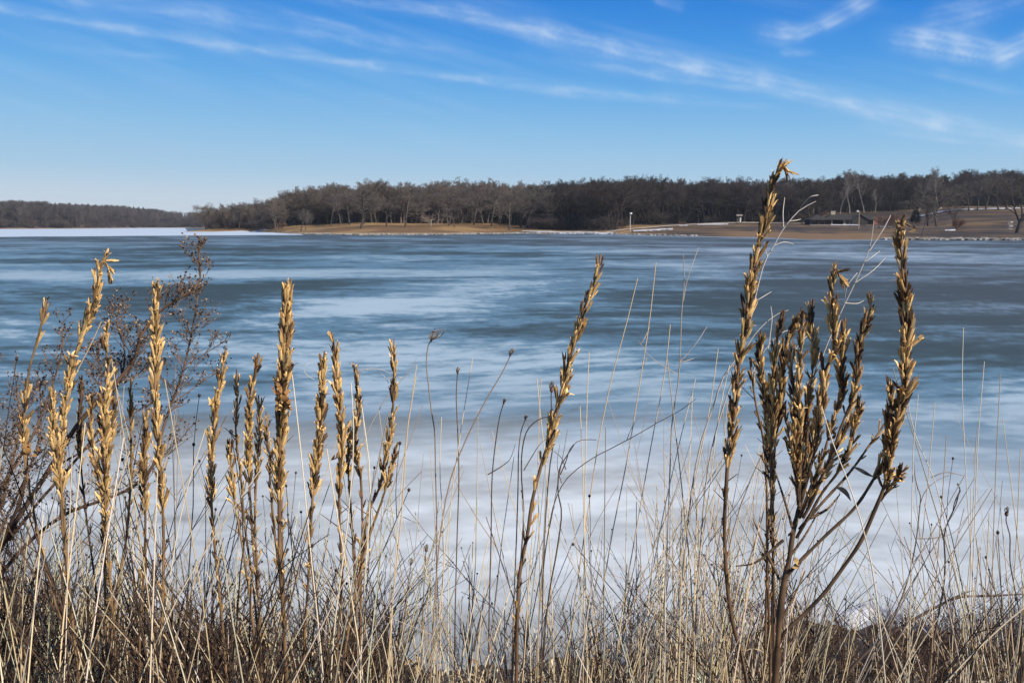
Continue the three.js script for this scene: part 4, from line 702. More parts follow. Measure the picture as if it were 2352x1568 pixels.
// ---- the leafless red-brown shrub at the left, its twigs set with tiny dry seed heads
{
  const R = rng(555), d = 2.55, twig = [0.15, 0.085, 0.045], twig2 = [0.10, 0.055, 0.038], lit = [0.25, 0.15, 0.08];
  const base = at(-120, 1480, d); base.y = bankY(base.x, base.z) - 0.05;
  const g = thing('seed_shrub', 'leafless red-brown shrub with tiny dry seed heads behind the left stalks', 'shrub', base);
  const heads = new Shape();
  const head = (p) => { if (R() < 0.25) return; const s = rnd(R, 0.002, 0.0036), c = R() < 0.25 ? [0.34, 0.25, 0.17] : R() < 0.5 ? [0.05, 0.034, 0.026] : [0.11, 0.07, 0.05], a = V(rnd(R, -1, 1), rnd(R, 0.2, 1), rnd(R, -1, 1)).normalize(); heads.tube([p, p.clone().addScaledVector(a, s * 1.1), p.clone().addScaledVector(a, s * 2)], (t) => s * (t < 0.1 ? 0.4 : t < 0.7 ? 1 : 0.35), 5, c); for (let k = 0; k < 2; k++) { const b = V(rnd(R, -1, 1), rnd(R, -0.2, 1), rnd(R, -1, 1)).normalize(); heads.tube([p, p.clone().addScaledVector(b, s * 2.2)], [s * 0.22, 0.0002], 3, [0.3, 0.22, 0.17]); } };
  const fine = (S, p, dir, len, rad, lvl) => {
    const pts = [p], dd = dir.clone(); let q = p; const n = 3; for (let k = 0; k < n; k++) { dd.x += rnd(R, -0.35, 0.35); dd.y += rnd(R, -0.15, 0.32); dd.z += rnd(R, -0.35, 0.35); dd.normalize(); q = q.clone().addScaledVector(dd, len / n); pts.push(q); }
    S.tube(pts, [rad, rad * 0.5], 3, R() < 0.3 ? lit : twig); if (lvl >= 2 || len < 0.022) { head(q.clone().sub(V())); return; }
    const kids = 3; for (let k = 0; k < kids; k++) { const i = 1 + Math.floor(R() * n), a = R() * 6.28; fine(S, pts[i], dd.clone().multiplyScalar(0.8).add(V(Math.cos(a) * 0.75, rnd(R, -0.1, 0.6), Math.sin(a) * 0.75)).normalize(), len * rnd(R, 0.4, 0.7), rad * 0.7, lvl + 1); }
    head(q);
  };
  const limb = (px, r0, r1, dz, twigs, from, len, toBase) => {
    const w = px.map(([x, y], k) => at(x, y, d + dz * (1 - k / px.length) + (R() - 0.5) * 0.04)); if (toBase) w.push(base.clone().lerp(w[w.length - 1], 0.5).add(V(0, -0.05, 0)), base.clone());
    const pts = spline(w, 34), S = new Shape(); S.tube(pts.map((p) => p.clone().sub(base)), (t) => lerp(r1, r0, Math.pow(t, 0.8)), 6, twig, twig2);
    const C = new THREE.CatmullRomCurve3(w, false, 'centripetal');
    for (let k = 0; k < twigs; k++) { const t = from * R() ** 1.25, p = C.getPointAt(t), T = C.getTangentAt(t).negate(), a = R() * 6.28, o = V(Math.cos(a), rnd(R, -0.2, 0.7), Math.sin(a)); fine(S, p.sub(base), T.multiplyScalar(0.7).add(o.multiplyScalar(0.8)).normalize(), len * rnd(R, 0.5, 1.25) * lerp(0.38, 1, clamp(t * 4.5)), 0.0013, 0); }
    part('branch', S.geo(), stemMat, g);
  };
  limb([[453, 566], [457, 593], [458, 642], [436, 670], [387, 699], [344, 737], [320, 779], [309, 822], [271, 874], [225, 920], [170, 985], [114, 1075], [40, 1190], [0, 1260], [-60, 1370]], 0.0085, 0.0012, 0.0, 62, 0.42, 0.085, true);
  limb([[460, 620], [452, 692], [443, 744], [429, 815], [415, 867], [394, 924], [373, 987], [350, 1070], [300, 1120], [230, 1150], [150, 1180], [60, 1250], [-30, 1380]], 0.0062, 0.0012, 0.12, 66, 0.48, 0.105, true);
  limb([[141, 742], [143, 797], [118, 888], [95, 950], [70, 1008], [26, 1078], [-20, 1160], [-70, 1300]], 0.006, 0.001, 0.16, 46, 0.55, 0.085, true);
  limb([[30, 835], [38, 900], [44, 980], [20, 1090], [-10, 1200], [-70, 1360]], 0.005, 0.001, 0.2, 60, 0.55, 0.095, true);
  limb([[-30, 850], [-20, 930], [-20, 1010], [-40, 1130], [-80, 1300]], 0.005, 0.001, 0.1, 46, 0.6, 0.09, true);
  limb([[85, 850], [92, 920], [90, 1000], [60, 1090], [0, 1220], [-60, 1370]], 0.005, 0.001, 0.28, 46, 0.55, 0.085, true);
  limb([[275, 690], [268, 740], [285, 800], [280, 860], [262, 900], [230, 980], [170, 1060], [90, 1150], [20, 1240]], 0.0045, 0.001, 0.1, 30, 0.5, 0.075, false);
  limb([[212, 800], [230, 850], [226, 905], [190, 960], [140, 1030]], 0.003, 0.001, 0.1, 18, 0.7, 0.06, false);
  limb([[514, 785], [470, 812], [430, 836], [418, 850]], 0.002, 0.0007, 0.1, 6, 0.9, 0.06, false); limb([[505, 850], [460, 880], [415, 912], [396, 925]], 0.002, 0.0007, 0.1, 7, 0.9, 0.06, false); limb([[430, 910], [410, 928], [385, 950]], 0.002, 0.0006, 0.1, 5, 0.9, 0.06, false); limb([[352, 922], [320, 940], [262, 985], [190, 1035], [110, 1080]], 0.0035, 0.0008, 0.05, 12, 0.8, 0.06, false);
  limb([[345, 835], [312, 862], [284, 880]], 0.002, 0.0007, 0.1, 9, 0.9, 0.06, false);
  limb([[58, 1020], [60, 1080], [44, 1150], [10, 1230], [-40, 1330]], 0.006, 0.003, -0.1, 10, 0.8, 0.06, true);
  part('seed_heads', heads.geo(), stemMat, g).userData.kind = 'stuff';
  for (const [x, y] of [[40, 1090], [55, 1110], [30, 1140], [75, 1155], [20, 1200], [60, 1200], [38, 1215]]) curledLeaf(g, at(x, y, d).sub(base), 0.03, R, [0.09, 0.055, 0.04]);
}
// ---- wild-carrot like stems with bird-nest heads
const paleStem = [0.42, 0.325, 0.215], brownStem = [0.19, 0.125, 0.08];
function umbel(label, d, px, kind, size, col = brownStem) {
  const R = rng(Math.round(px[0][0] * 3 + px[0][1])), w = rooted(px, d, 0.05), root = w[w.length - 1].clone(), g = thing('wild_carrot_stem', label, 'dried flower stem', root), rel = spline(w, 40).map((p) => p.clone().sub(root));
  part('stem', new Shape().tube(rel, (t) => lerp(0.0013, 0.0024, t), 5, col, mix3(col, [0.1, 0.06, 0.04], 0.4)).geo(), stemMat, g);
  const S = new Shape(), p = rel[0], dir = rel[0].clone().sub(rel[2]).normalize(), n = kind === 'open' ? 16 : kind === 'bud' ? 9 : 11, s = size * d / LENS;
  for (let k = 0; k < n; k++) { const a = k / n * 6.283 + R(), o = V(Math.cos(a), 0, Math.sin(a)), wide = kind === 'open' ? rnd(R, 0.2, 0.62) : rnd(R, 0.12, 0.34), l = s * rnd(R, 0.8, 1.15); const q1 = p.clone().addScaledVector(dir, l * 0.4).addScaledVector(o, l * wide), q2 = p.clone().addScaledVector(dir, l * 0.8).addScaledVector(o, l * wide * 1.15), q3 = p.clone().addScaledVector(dir, l).addScaledVector(o, l * wide * (kind === 'open' ? 0.85 : 0.3)); S.tube([p, q1, q2, q3], [0.0011, 0.0006], 3, kind === 'open' ? paleStem : mix3(col, paleStem, R() * 0.6)); S.blob(q3, 0.0014, 0, [0.3, 0.21, 0.13]); }
  S.blob(p, kind === 'bud' ? 0.005 : 0.003, 1, [0.16, 0.09, 0.055], 1.3); part('flower_head', S.geo(), stemMat, g); return g;
}
umbel('thin stem topped by an open claw-shaped seed head, left of centre', 2.3, [[990, 782], [984, 792], [979, 832], [984, 885], [991, 945], [998, 990], [1000, 1078], [1003, 1200], [1002, 1350]], 'open', 34, [0.3, 0.22, 0.15]);
umbel('long bowed stem with a small cupped head near the centre', 2.25, [[1172, 815], [1168, 826], [1151, 860], [1123, 906], [1095, 959], [1074, 1001], [1035, 1099], [1012, 1220], [1000, 1350]], 'cup', 17, [0.36, 0.255, 0.16]);
umbel('straight stem with a small spent head, between the claw-shaped and cupped heads', 2.3, [[1051, 856], [1050, 868], [1048, 910], [1052, 1008], [1054, 1100], [1050, 1230], [1046, 1380]], 'cup', 15);
umbel('short dark stem with a tiny dark head below the cupped one', 2.3, [[1157, 925], [1154, 934], [1148, 955], [1137, 1026], [1130, 1100], [1128, 1230], [1124, 1380]], 'cup', 14, [0.11, 0.07, 0.05]);
umbel('dark bristly head beside the lone leaning stalk at the centre', 2.2, [[1267, 895], [1266, 910], [1267, 938], [1274, 990], [1262, 1080], [1250, 1250], [1246, 1400]], 'bud', 22, [0.12, 0.075, 0.05]);
umbel('thin stem with a minute star head left of the lone leaning stalk', 2.35, [[1207, 962], [1204, 970], [1197, 990], [1191, 1040], [1190, 1110], [1186, 1240], [1180, 1390]], 'cup', 12, [0.2, 0.14, 0.1]);
umbel('dark curved stem with a thistle-like head standing against grey ice at the right edge', 2.3, [[2313, 1180], [2312, 1195], [2317, 1215], [2321, 1231], [2321, 1288], [2330, 1341], [2344, 1420], [2350, 1520]], 'bud', 18, [0.12, 0.085, 0.065]);
umbel('pale closed head on a short stem low left of centre, lower of two', 2.4, [[944, 1296], [942, 1310], [936, 1350], [930, 1420], [926, 1500]], 'cup', 20, [0.33, 0.24, 0.16]); umbel('round brown head on a short stem low left of centre, higher of two', 2.4, [[979, 1262], [977, 1280], [974, 1340], [970, 1420], [968, 1500]], 'bud', 16, [0.3, 0.22, 0.15]);
// ---- bleached branching stems
function bleached(label, d, lines, col = [0.58, 0.52, 0.44], cat = 'dried weed', r = 0.0021) {
  const main = rooted(lines[0], d, 0.06), root = main[main.length - 1].clone(), g = thing('bleached_weed', label, cat, root);
  part('stem', new Shape().tube(spline(main, 40).map((p) => p.clone().sub(root)), (t) => lerp(r * 0.4, r * 1.25, Math.sqrt(t)), 5, col, mix3(col, [0.2, 0.13, 0.08], 0.5)).geo(), stemMat, g);
  for (const l of lines.slice(1)) part('twig', new Shape().tube(spline(l.map(([x, y], k) => at(x, y, d + 0.03 * (k ? 0 : 1))), 10).map((p) => p.clone().sub(root)), (t) => lerp(r * 0.3, r * 0.75, t), 4, col).geo(), stemMat, g); return g;
}
bleached('bleached forked weed rising behind the tallest seed stalk', 2.3, [[[1875, 462], [1837, 483], [1812, 510], [1793, 536], [1780, 561], [1759, 596], [1738, 670], [1722, 745], [1706, 800], [1661, 867], [1640, 930], [1612, 1010], [1590, 1120], [1575, 1260], [1560, 1420]], [[1803, 453], [1799, 490], [1800, 521]], [[1840, 503], [1828, 506], [1814, 508]], [[1823, 560], [1800, 556], [1781, 563]], [[1754, 565], [1762, 584], [1763, 590]], [[1838, 478], [1862, 452], [1880, 448]], [[1772, 670], [1752, 682], [1732, 694]]]);
bleached('bleached forked weed rising out of the branching plant towards the beach', 2.35, [[[2008, 506], [2003, 545], [1995, 578], [1978, 620], [1960, 659], [1945, 690], [1931, 719], [1905, 780], [1880, 840], [1840, 900], [1805, 950], [1770, 1010], [1730, 1090], [1690, 1200], [1660, 1340]], [[2047, 494], [2030, 526], [2012, 554], [1998, 576]], [[2035, 592], [2005, 622], [1967, 648]], [[2022, 576], [2004, 590], [1990, 600]], [[1940, 695], [1948, 655], [1970, 626]], [[1985, 690], [1968, 697], [1942, 696]]]);
bleached('bleached arching weed crossing behind the crowded brown stalks', 2.25, [[[1812, 712], [1785, 722], [1750, 750], [1722, 785], [1700, 830], [1680, 880], [1660, 940], [1640, 1010], [1622, 1110], [1610, 1250], [1600, 1400]], [[1771, 703], [1774, 730], [1770, 765], [1765, 800]], [[1840, 758], [1800, 762], [1760, 800], [1725, 862]], [[1880, 754], [1845, 780], [1810, 825], [1775, 850]], [[1836, 845], [1806, 868], [1780, 900], [1740, 930]], [[1700, 912], [1720, 860], [1726, 845]]]);
bleached('pale weed with a bent elbow and stiff side twigs before blue ice', 2.3, [[[1570, 585], [1572, 640], [1566, 720], [1563, 800], [1558, 880], [1545, 960], [1540, 1060], [1535, 1200], [1528, 1350]], [[1605, 569], [1590, 610], [1577, 650], [1570, 690]], [[1465, 780], [1490, 815], [1520, 838], [1553, 858]], [[1492, 752], [1480, 778], [1472, 790]], [[1624, 750], [1604, 782], [1580, 812], [1562, 830]], [[1594, 823], [1578, 828], [1562, 832]], [[1460, 850], [1480, 838], [1486, 820]]], [0.45, 0.37, 0.29], 'dried weed', 0.0018);
bleached('pale straggling weed behind the needle-tipped golden stalks', 2.4, [[[957, 822], [940, 855], [905, 890], [880, 925], [840, 1000], [815, 1080], [800, 1180], [790, 1300]], [[860, 852], [880, 862], [893, 880]], [[930, 868], [905, 862], [880, 850], [850, 846], [836, 850]], [[722, 832], [705, 836], [698, 850], [705, 862], [722, 872]], [[800, 860], [825, 852], [846, 846]]], [0.55, 0.49, 0.41], 'dried weed', 0.0015);
bleached('long dark bowed twig slanting up across pale ice at the centre', 2.15, [[[1600, 915], [1560, 944], [1520, 965], [1467, 996], [1411, 1026], [1358, 1054], [1302, 1099], [1275, 1150], [1258, 1230], [1245, 1340], [1236, 1460]], [[1468, 958], [1450, 985], [1440, 1010]], [[1286, 1020], [1280, 1070], [1290, 1110]]], [0.085, 0.058, 0.042], 'dried weed', 0.0013);
bleached('dark forked twig with hooked ends, left of the lone leaning stalk foot', 2.2, [[[1270, 955], [1240, 962], [1213, 985], [1200, 1030], [1198, 1090], [1203, 1180], [1196, 1290], [1185, 1420]], [[1258, 1005], [1240, 1020], [1222, 1048], [1203, 1080]], [[1184, 1020], [1170, 1056], [1150, 1072], [1120, 1090]]], [0.1, 0.066, 0.05], 'dried weed', 0.0022);
bleached('dark forked twig right of the lone leaning stalk, reaching over pale ice', 2.2, [[[1319, 1021], [1300, 1050], [1286, 1075], [1282, 1130], [1290, 1175], [1280, 1260], [1262, 1360], [1250, 1470]], [[1272, 1036], [1290, 1052], [1300, 1078]], [[1370, 1010], [1330, 1012], [1310, 1030], [1300, 1060], [1287, 1090]]], [0.1, 0.066, 0.05], 'dried weed', 0.0022);
bleached('dark thorny twig rising from the brush right of the branching plant', 2.4, [[[2206, 1123], [2196, 1160], [2178, 1200], [2170, 1230], [2172, 1290], [2168, 1350], [2155, 1420], [2140, 1500]], [[2196, 1150], [2206, 1125], [2200, 1110]], [[2150, 1200], [2162, 1215], [2168, 1240]], [[2188, 1180], [2195, 1150], [2207, 1126]]], [0.1, 0.066, 0.05], 'dried weed', 0.0026);
bleached('long leaning dark branch in the lower right brush', 2.7, [[[2352, 1364], [2270, 1368], [2200, 1372], [2140, 1400], [2070, 1440], [2000, 1490], [1960, 1530]], [[2240, 1355], [2215, 1362], [2190, 1374]], [[2250, 1340], [2262, 1352], [2272, 1366]]], [0.105, 0.072, 0.054], 'dried weed', 0.0052);
bleached('grey-brown bush twig reaching up beside pale straw, lower right', 2.5, [[[2108, 1118], [2115, 1140], [2112, 1180], [2106, 1235], [2096, 1290], [2080, 1350], [2050, 1430], [2030, 1500]], [[2190, 1088], [2150, 1105], [2125, 1130], [2112, 1165]], [[2214, 1092], [2170, 1085], [2140, 1096]], [[2150, 1235], [2125, 1260], [2100, 1290]], [[2100, 1060], [2104, 1100], [2110, 1125]], [[2228, 1180], [2190, 1224], [2140, 1236], [2104, 1236]]], [0.24, 0.175, 0.13], 'dried weed', 0.0024);
// ---- tall straw-coloured grass stalks that stand out one by one
const STRAW = [[0.80, 0.64, 0.41], [0.70, 0.52, 0.30], [0.82, 0.71, 0.52], [0.52, 0.35, 0.19]];
function straw(d, px, label, group, r = 0.0015, c = 0) {
  const w = rooted(px, d, 0.03), root = w[w.length - 1].clone(), g = thing('straw_stalk', label, 'dry grass stalk', root, group), rel = spline(w, 26).map((p) => p.clone().sub(root)), R = rng(px[0][0]);
  part('stem', new Shape().tube(rel, (t) => lerp(r * 0.6, r * 1.4, t), 5, STRAW[c], mix3(STRAW[c], [0.3, 0.2, 0.1], 0.35)).geo(), stemMat, g);
  const S = new Shape(), i = 14 + Math.floor(R() * 6), p = rel[i], a = R() * 6.28, pts = []; for (let k = 0; k <= 6; k++) { const t = k / 6; pts.push(p.clone().add(V(Math.cos(a) * 0.11 * t, 0.1 * t - 0.14 * t * t, Math.sin(a) * 0.11 * t))); } S.blade(pts, (t) => 0.0052 * (1 - t * 0.9), V(-Math.sin(a), 0.4, Math.cos(a)), STRAW[(c + 1) % 3]); part('leaf_blade', S.geo(), leafMat, g); return g;
}
{ const L = ['pale straw stalk leaning right, ending left of the highest straw before blue ice', 'highest pale straw stalk, just left of the elbowed pale weed', 'upright pale straw stalk standing clear right of the lone leaning stalk', 'short pale straw stalk closest on the right of the lone leaning stalk', 'pale straw stalk leaning up against the elbowed weed from its left', 'short leaning straw stalk just right of the elbowed weed', 'leaning straw stalk halfway between the elbowed weed and the tallest seed stalk', 'leaning straw stalk closest to the foot of the tallest seed stalk']; [[[1465, 638], [1440, 740], [1405, 870], [1376, 1010], [1350, 1180], [1325, 1350], [1300, 1540]], [[1507, 602], [1493, 730], [1470, 880], [1440, 1060], [1400, 1260], [1360, 1540]], [[1353, 808], [1348, 940], [1345, 1080], [1342, 1300], [1340, 1500]], [[1332, 928], [1338, 1060], [1343, 1250], [1348, 1480]], [[1540, 745], [1527, 860], [1500, 1000], [1470, 1170], [1430, 1400]], [[1598, 870], [1565, 1000], [1520, 1200], [1480, 1430]], [[1650, 800], [1632, 930], [1600, 1090], [1560, 1300], [1540, 1480]], [[1676, 838], [1650, 960], [1630, 1130], [1600, 1330]]].forEach((px, k) => straw(2.2 + (px[0][0] % 7) * 0.04, px, L[k], 'straw stalks between the leaning and the tallest seed stalks', 0.0017, px[0][0] % 3)); }
{ const L = ['tallest of the thin upright straws standing clear right of the wand of pods', 'middle one of the three highest straws right of the wand of pods', 'rightmost of the three highest straws right of the wand of pods', 'slanting straw midway between the wand of pods and the three highest straws', 'upright straw just right of the tall wand of pods', 'straw running down across the wand of pods, then bending right', 'short straw between the slanting straw and the three highest ones', 'short straw at the right edge beside the thistle-like head']; [[[2214, 752], [2211, 880], [2218, 1060], [2232, 1280], [2246, 1540]], [[2262, 830], [2248, 1000], [2240, 1200], [2228, 1500]], [[2299, 858], [2291, 1020], [2284, 1200], [2276, 1500]], [[2148, 925], [2135, 1080], [2115, 1280], [2090, 1520]], [[2110, 905], [2100, 1010], [2095, 1200], [2090, 1500]], [[2078, 700], [2080, 860], [2100, 990], [2150, 1110], [2190, 1290], [2240, 1520]], [[2175, 1000], [2165, 1150], [2150, 1350], [2140, 1520]], [[2345, 1030], [2338, 1200], [2325, 1400], [2310, 1540]]].forEach((px, k) => straw(2.15 + (px[0][0] % 5) * 0.08, px, L[k], 'straw stalks right of the tall wand of pods', 0.0015, px[0][0] % 4)); }
{ const L = ['pale straw descending from just right of the thickest brown-gold stalk', 'pale straw crossing in front of the rounded-tuft stalk', 'pale straw slanting up right of the wiry seed stalk', 'pale straw slanting past the hooked golden stalk at the left', 'long straw slanting left from the foot of the thickest stalk to the bottom edge', 'straw slanting left below the short compact-tufted stalk', 'straw slanting left from the foot of the slim stalk standing apart', 'upright straw between the rounded-tuft stalk and the wiry one', 'straw slanting right from the foot of the club-shaped stalk', 'straw slanting left from the small dark side stalk to the bottom edge']; [[[668, 838], [682, 960], [695, 1080], [712, 1260], [735, 1480]], [[806, 880], [812, 1000], [800, 1180], [770, 1420]], [[955, 865], [935, 990], [925, 1150], [900, 1400]], [[232, 738], [206, 795], [180, 845], [150, 910], [110, 1010]], [[600, 1075], [520, 1190], [420, 1350], [330, 1540]], [[297, 1035], [262, 1150], [220, 1320], [180, 1540]], [[470, 990], [430, 1120], [400, 1260], [370, 1480]], [[830, 930], [850, 1100], [840, 1300], [830, 1480]], [[750, 1030], [770, 1160], [800, 1330], [826, 1500]], [[640, 1000], [540, 1110], [480, 1240], [400, 1480]]].forEach((px, k) => straw(1.9 + (px[0][0] % 6) * 0.07, px, L[k], 'straw stalks among the golden seed stalks', 0.0019, px[0][0] % 3)); }
{ const L = ['straw closest on the left of the lone leaning stalk, upright', 'straw crossing behind it, second on the left of the lone leaning stalk', 'straw slanting beside the straight stem with a small spent head', 'short upright straw between the claw-shaped head and the spent head', 'straw slanting left between the wiry stalk and the claw-shaped head']; [[[1243, 868], [1238, 960], [1236, 1100], [1240, 1300], [1236, 1500]], [[1233, 868], [1242, 960], [1253, 1060], [1262, 1230], [1270, 1450]], [[1086, 820], [1066, 940], [1045, 1080], [1022, 1280], [1000, 1500]], [[1014, 958], [1010, 1080], [1020, 1250], [1012, 1450]], [[957, 838], [936, 980], [920, 1130], [905, 1330], [896, 1500]]].forEach((px, k) => straw(2.25, px, L[k], 'straw stalks left of the lone leaning stalk', 0.0015, px[0][0] % 3)); }
straw(1.8, [[1888, 935], [1915, 1020], [1950, 1110], [1985, 1220], [2010, 1340], [2032, 1540]], 'long pale straw stalk crossing in front of the branching plant', undefined, 0.0017, 2);
straw(1.9, [[2560, 1230], [2460, 1310], [2300, 1440], [2180, 1560]], 'long yellow straw stalk slanting across the lower right corner', undefined, 0.0022, 0);

// ---- countless dry grass, weeds and brush
{
  const R = rng(8080);
  const grassClump = (seed, n, h) => { const Q = rng(seed), S = new Shape(); for (let k = 0; k < n; k++) { const a = Q() * 6.28, l = h * rnd(Q, 0.5, 1.1), lean = rnd(Q, 0.03, 0.3), b = V(rnd(Q, -0.09, 0.09), 0, rnd(Q, -0.09, 0.09)), dir = V(Math.cos(a) * lean + 0.07, 1, Math.sin(a) * lean).normalize(), pts = [], c = STRAW[Math.floor(Q() * 4)].map((v) => v * rnd(Q, 0.7, 1)); let q = b.clone(); const d = dir.clone(); for (let j = 0; j <= 6; j++) { pts.push(q.clone()); q.addScaledVector(d, l / 6); d.x += rnd(Q, -0.03, 0.07); d.y -= 0.015; d.normalize(); } S.tube(pts, [0.0026, 0.0009], 3, c, mix3(c, STRAW[2], 0.4));
    if (Q() < 0.6) { const f = pts[1 + Math.floor(Q() * 3)], e = Q() * 6.28, bl = rnd(Q, 0.1, 0.28), bp = []; for (let j = 0; j <= 6; j++) { const t = j / 6; bp.push(f.clone().add(V(Math.cos(e) * bl * t * 0.8, bl * (0.9 * t - 1.25 * t * t), Math.sin(e) * bl * t * 0.8))); } S.blade(bp, (t) => 0.006 * (1 - 0.9 * t), V(-Math.sin(e), rnd(Q, -0.3, 0.6), Math.cos(e)), c); } } return S.geo(); };
  const twigClump = (seed, n, h, c1, c2, dense, thick = 0.0026) => { const Q = rng(seed), S = new Shape(); const go = (p, d, l, r, lv) => { const pts = [p], dd = d.clone(); let q = p; for (let j = 0; j < 4; j++) { dd.x += rnd(Q, -0.22, 0.22); dd.y += rnd(Q, -0.12, 0.16); dd.z += rnd(Q, -0.22, 0.22); dd.normalize(); q = q.clone().addScaledVector(dd, l / 4); pts.push(q); } S.tube(pts, [Math.max(r, 0.001), Math.max(r * 0.55, 0.0007)], 3, mix3(c1, c2, Q())); if (lv < 2) for (let k = 0; k < (lv ? dense - 1 : dense + 1); k++) { const a = Q() * 6.28, i = 1 + Math.floor(Q() * 4); go(pts[i], dd.clone().multiplyScalar(0.9).add(V(Math.cos(a) * 0.7, rnd(Q, 0, 0.5), Math.sin(a) * 0.7)).normalize(), l * rnd(Q, 0.3, 0.6), r * 0.6, lv + 1); } else if (Q() < 0.25) S.blob(q, 0.0028, 0, mix3(c1, [0.05, 0.03, 0.02], 0.5)); };
    for (let k = 0; k < n; k++) { const a = Q() * 6.28, t = rnd(Q, 0.05, 0.45); go(V(rnd(Q, -0.1, 0.1), 0, rnd(Q, -0.1, 0.1)), V(Math.cos(a) * t, 1, Math.sin(a) * t).normalize(), h * rnd(Q, 0.6, 1.1), rnd(Q, thick * 0.7, thick * 1.3), 0); } return S.geo(); };
  // a weed: one or two stiff stems with long straight side branches, kinked where they fork
  const weed = (seed, n, h, c1, c2, r0, pods) => { const Q = rng(seed), S = new Shape(); const go = (p, d, l, r, lv) => { const pts = [p], dd = d.clone(), m = lv === 0 ? 6 : 3; let q = p; for (let j = 0; j < m; j++) { dd.x += rnd(Q, -0.09, 0.09); dd.y += rnd(Q, -0.03, 0.07); dd.z += rnd(Q, -0.09, 0.09); dd.normalize(); q = q.clone().addScaledVector(dd, l / m); pts.push(q); }
    S.tube(pts, (t) => Math.max(0.0009, r * lerp(1, 0.45, t)) * (1 + 0.25 * (noise(t * 20, seed + lv, 3) - 0.4)), lv ? 3 : 4, mix3(c1, c2, Q())); const kids = lv === 0 ? 3 + Math.floor(Q() * 3) : lv === 1 ? Math.floor(Q() * 2.6) : 0;
    for (let k = 0; k < kids; k++) { const a = Q() * 6.28, f = rnd(Q, lv ? 0.3 : 0.35, 0.92) * m, i = Math.min(m - 1, Math.floor(f)); go(pts[i].clone().lerp(pts[i + 1], f - i), dd.clone().add(V(Math.cos(a) * 0.62, rnd(Q, -0.25, 0.2), Math.sin(a) * 0.62)).normalize(), l * rnd(Q, 0.22, 0.5), r * 0.62, lv + 1); }
    if (pods && Q() < 0.35) S.blob(q, rnd(Q, 0.0025, 0.0045), 0, mix3(c1, [0.06, 0.035, 0.025], 0.5), 1.3); };
    for (let k = 0; k < n; k++) { const a = Q() * 6.28, t = rnd(Q, 0.02, 0.24); go(V(rnd(Q, -0.1, 0.1), 0, rnd(Q, -0.1, 0.1)), V(Math.cos(a) * t + 0.06, 1, Math.sin(a) * t).normalize(), h * rnd(Q, 0.75, 1.1), r0 * rnd(Q, 0.7, 1.25), 0); } return S.geo(); };
  const grasses = [1, 2, 3].map((k) => grassClump(900 + k, 5, 1.0)), darkTwigs = [1, 2, 3, 4].map((k) => weed(920 + k, 2, 1.0, [0.024, 0.014, 0.009], [0.12, 0.066, 0.033], 0.004, true)), redTwigs = [1, 2].map((k) => twigClump(940 + k, 5, 0.42, [0.02, 0.011, 0.008], [0.10, 0.052, 0.034], 3)), paleTwigs = [1, 2, 3].map((k) => weed(960 + k, 2, 1.0, [0.60, 0.50, 0.37], [0.36, 0.25, 0.16], 0.0023, false));
  // the height of the brush in the picture, as [column, row of its ragged top]
  const TOP = [[-300, 1200], [0, 1220], [200, 1280], [420, 1310], [640, 1320], [800, 1360], [960, 1430], [1100, 1440], [1250, 1420], [1450, 1380], [1650, 1320], [1800, 1370], [1900, 1420], [2050, 1390], [2200, 1390], [2352, 1370], [2700, 1360]];
  const topRow = (col) => { let k = 0; while (k < TOP.length - 2 && col > TOP[k + 1][0]) k++; return lerp(TOP[k][1], TOP[k + 1][1], clamp((col - TOP[k][0]) / (TOP[k + 1][0] - TOP[k][0]))); };
  const scatter = (name, protos, h0, count, label, o) => { const sets = protos.map(() => []); let made = 0;
    for (let k = 0; k < count * 4 && made < count; k++) {
      const d = lerp(o.d0, o.d1, R() ** (o.pow ?? 0.8)), col = rnd(R, -260, 2620), x = (col - 1176) / LENS * d, z = -d, s = bankShore(x); if (d > s - (o.dry ?? 0.12)) continue; if (o.where && R() > o.where(col, d)) continue;
      const y = bankY(x, z), room = elevAt(topRow(col) + rnd(R, o.hi ?? -60, o.lo ?? 90), d) - y; if (room < 0.1) continue; const sc = clamp(room / h0, o.min ?? 0.25, o.max ?? 1.5), t = Math.floor(R() * protos.length);
      sets[t].push(place(V(x, y - 0.02, z), R() * 6.28, V(lerp(1, sc, 0.5), sc, lerp(1, sc, 0.5)), (o.tilt ?? 0.12) * R(), Math.PI / 2 + rnd(R, -1.2, 1.2) + (R() < 0.65 ? Math.PI : 0))); made++;
    }
    sets.forEach((m, t) => m.length && instances(name, protos[t], stemMat, m, m.map(() => { const v = rnd(R, 0.7, 1.15); return new THREE.Color(v, v, v); }), label)); };
  const right = (c) => 1 - 0.5 * smooth(1880, 2000, c), gap = (c) => 1 - 0.72 * Math.exp(-(((c - 1020) / 150) ** 2));
  const nearGrass = [7, 8, 9].map((k) => grassClump(970 + k, 3, 1.0));
  const left = (c) => smooth(1000, 700, c);
  scatter('dry_grass', nearGrass, 1.0, 34, 'long pale dry grass stems standing and leaning all along the bank', { d0: 1.35, d1: 2.1, pow: 1, hi: -300, lo: 150, max: 1.5, min: 0.4, where: (c) => right(c) * lerp(0.55, 1, left(c)), tilt: 0.5 });
  scatter('dry_grass', grasses, 1.0, 150, 'long pale dry grass stems standing and leaning all along the bank', { d0: 1.75, d1: 3.6, pow: 1, hi: -480, lo: 60, max: 1.4, min: 0.4, where: (c) => right(c) * (1 - 0.4 * Math.exp(-(((c - 1080) / 90) ** 2))), tilt: 0.3 });
  scatter('dry_grass', grasses, 1.0, 90, 'long pale dry grass stems standing and leaning all along the bank', { d0: 3.0, d1: 6.4, pow: 0.9, hi: -120, lo: 120, max: 1.1, min: 0.25, where: (c) => right(c) * gap(c), tilt: 0.4 });
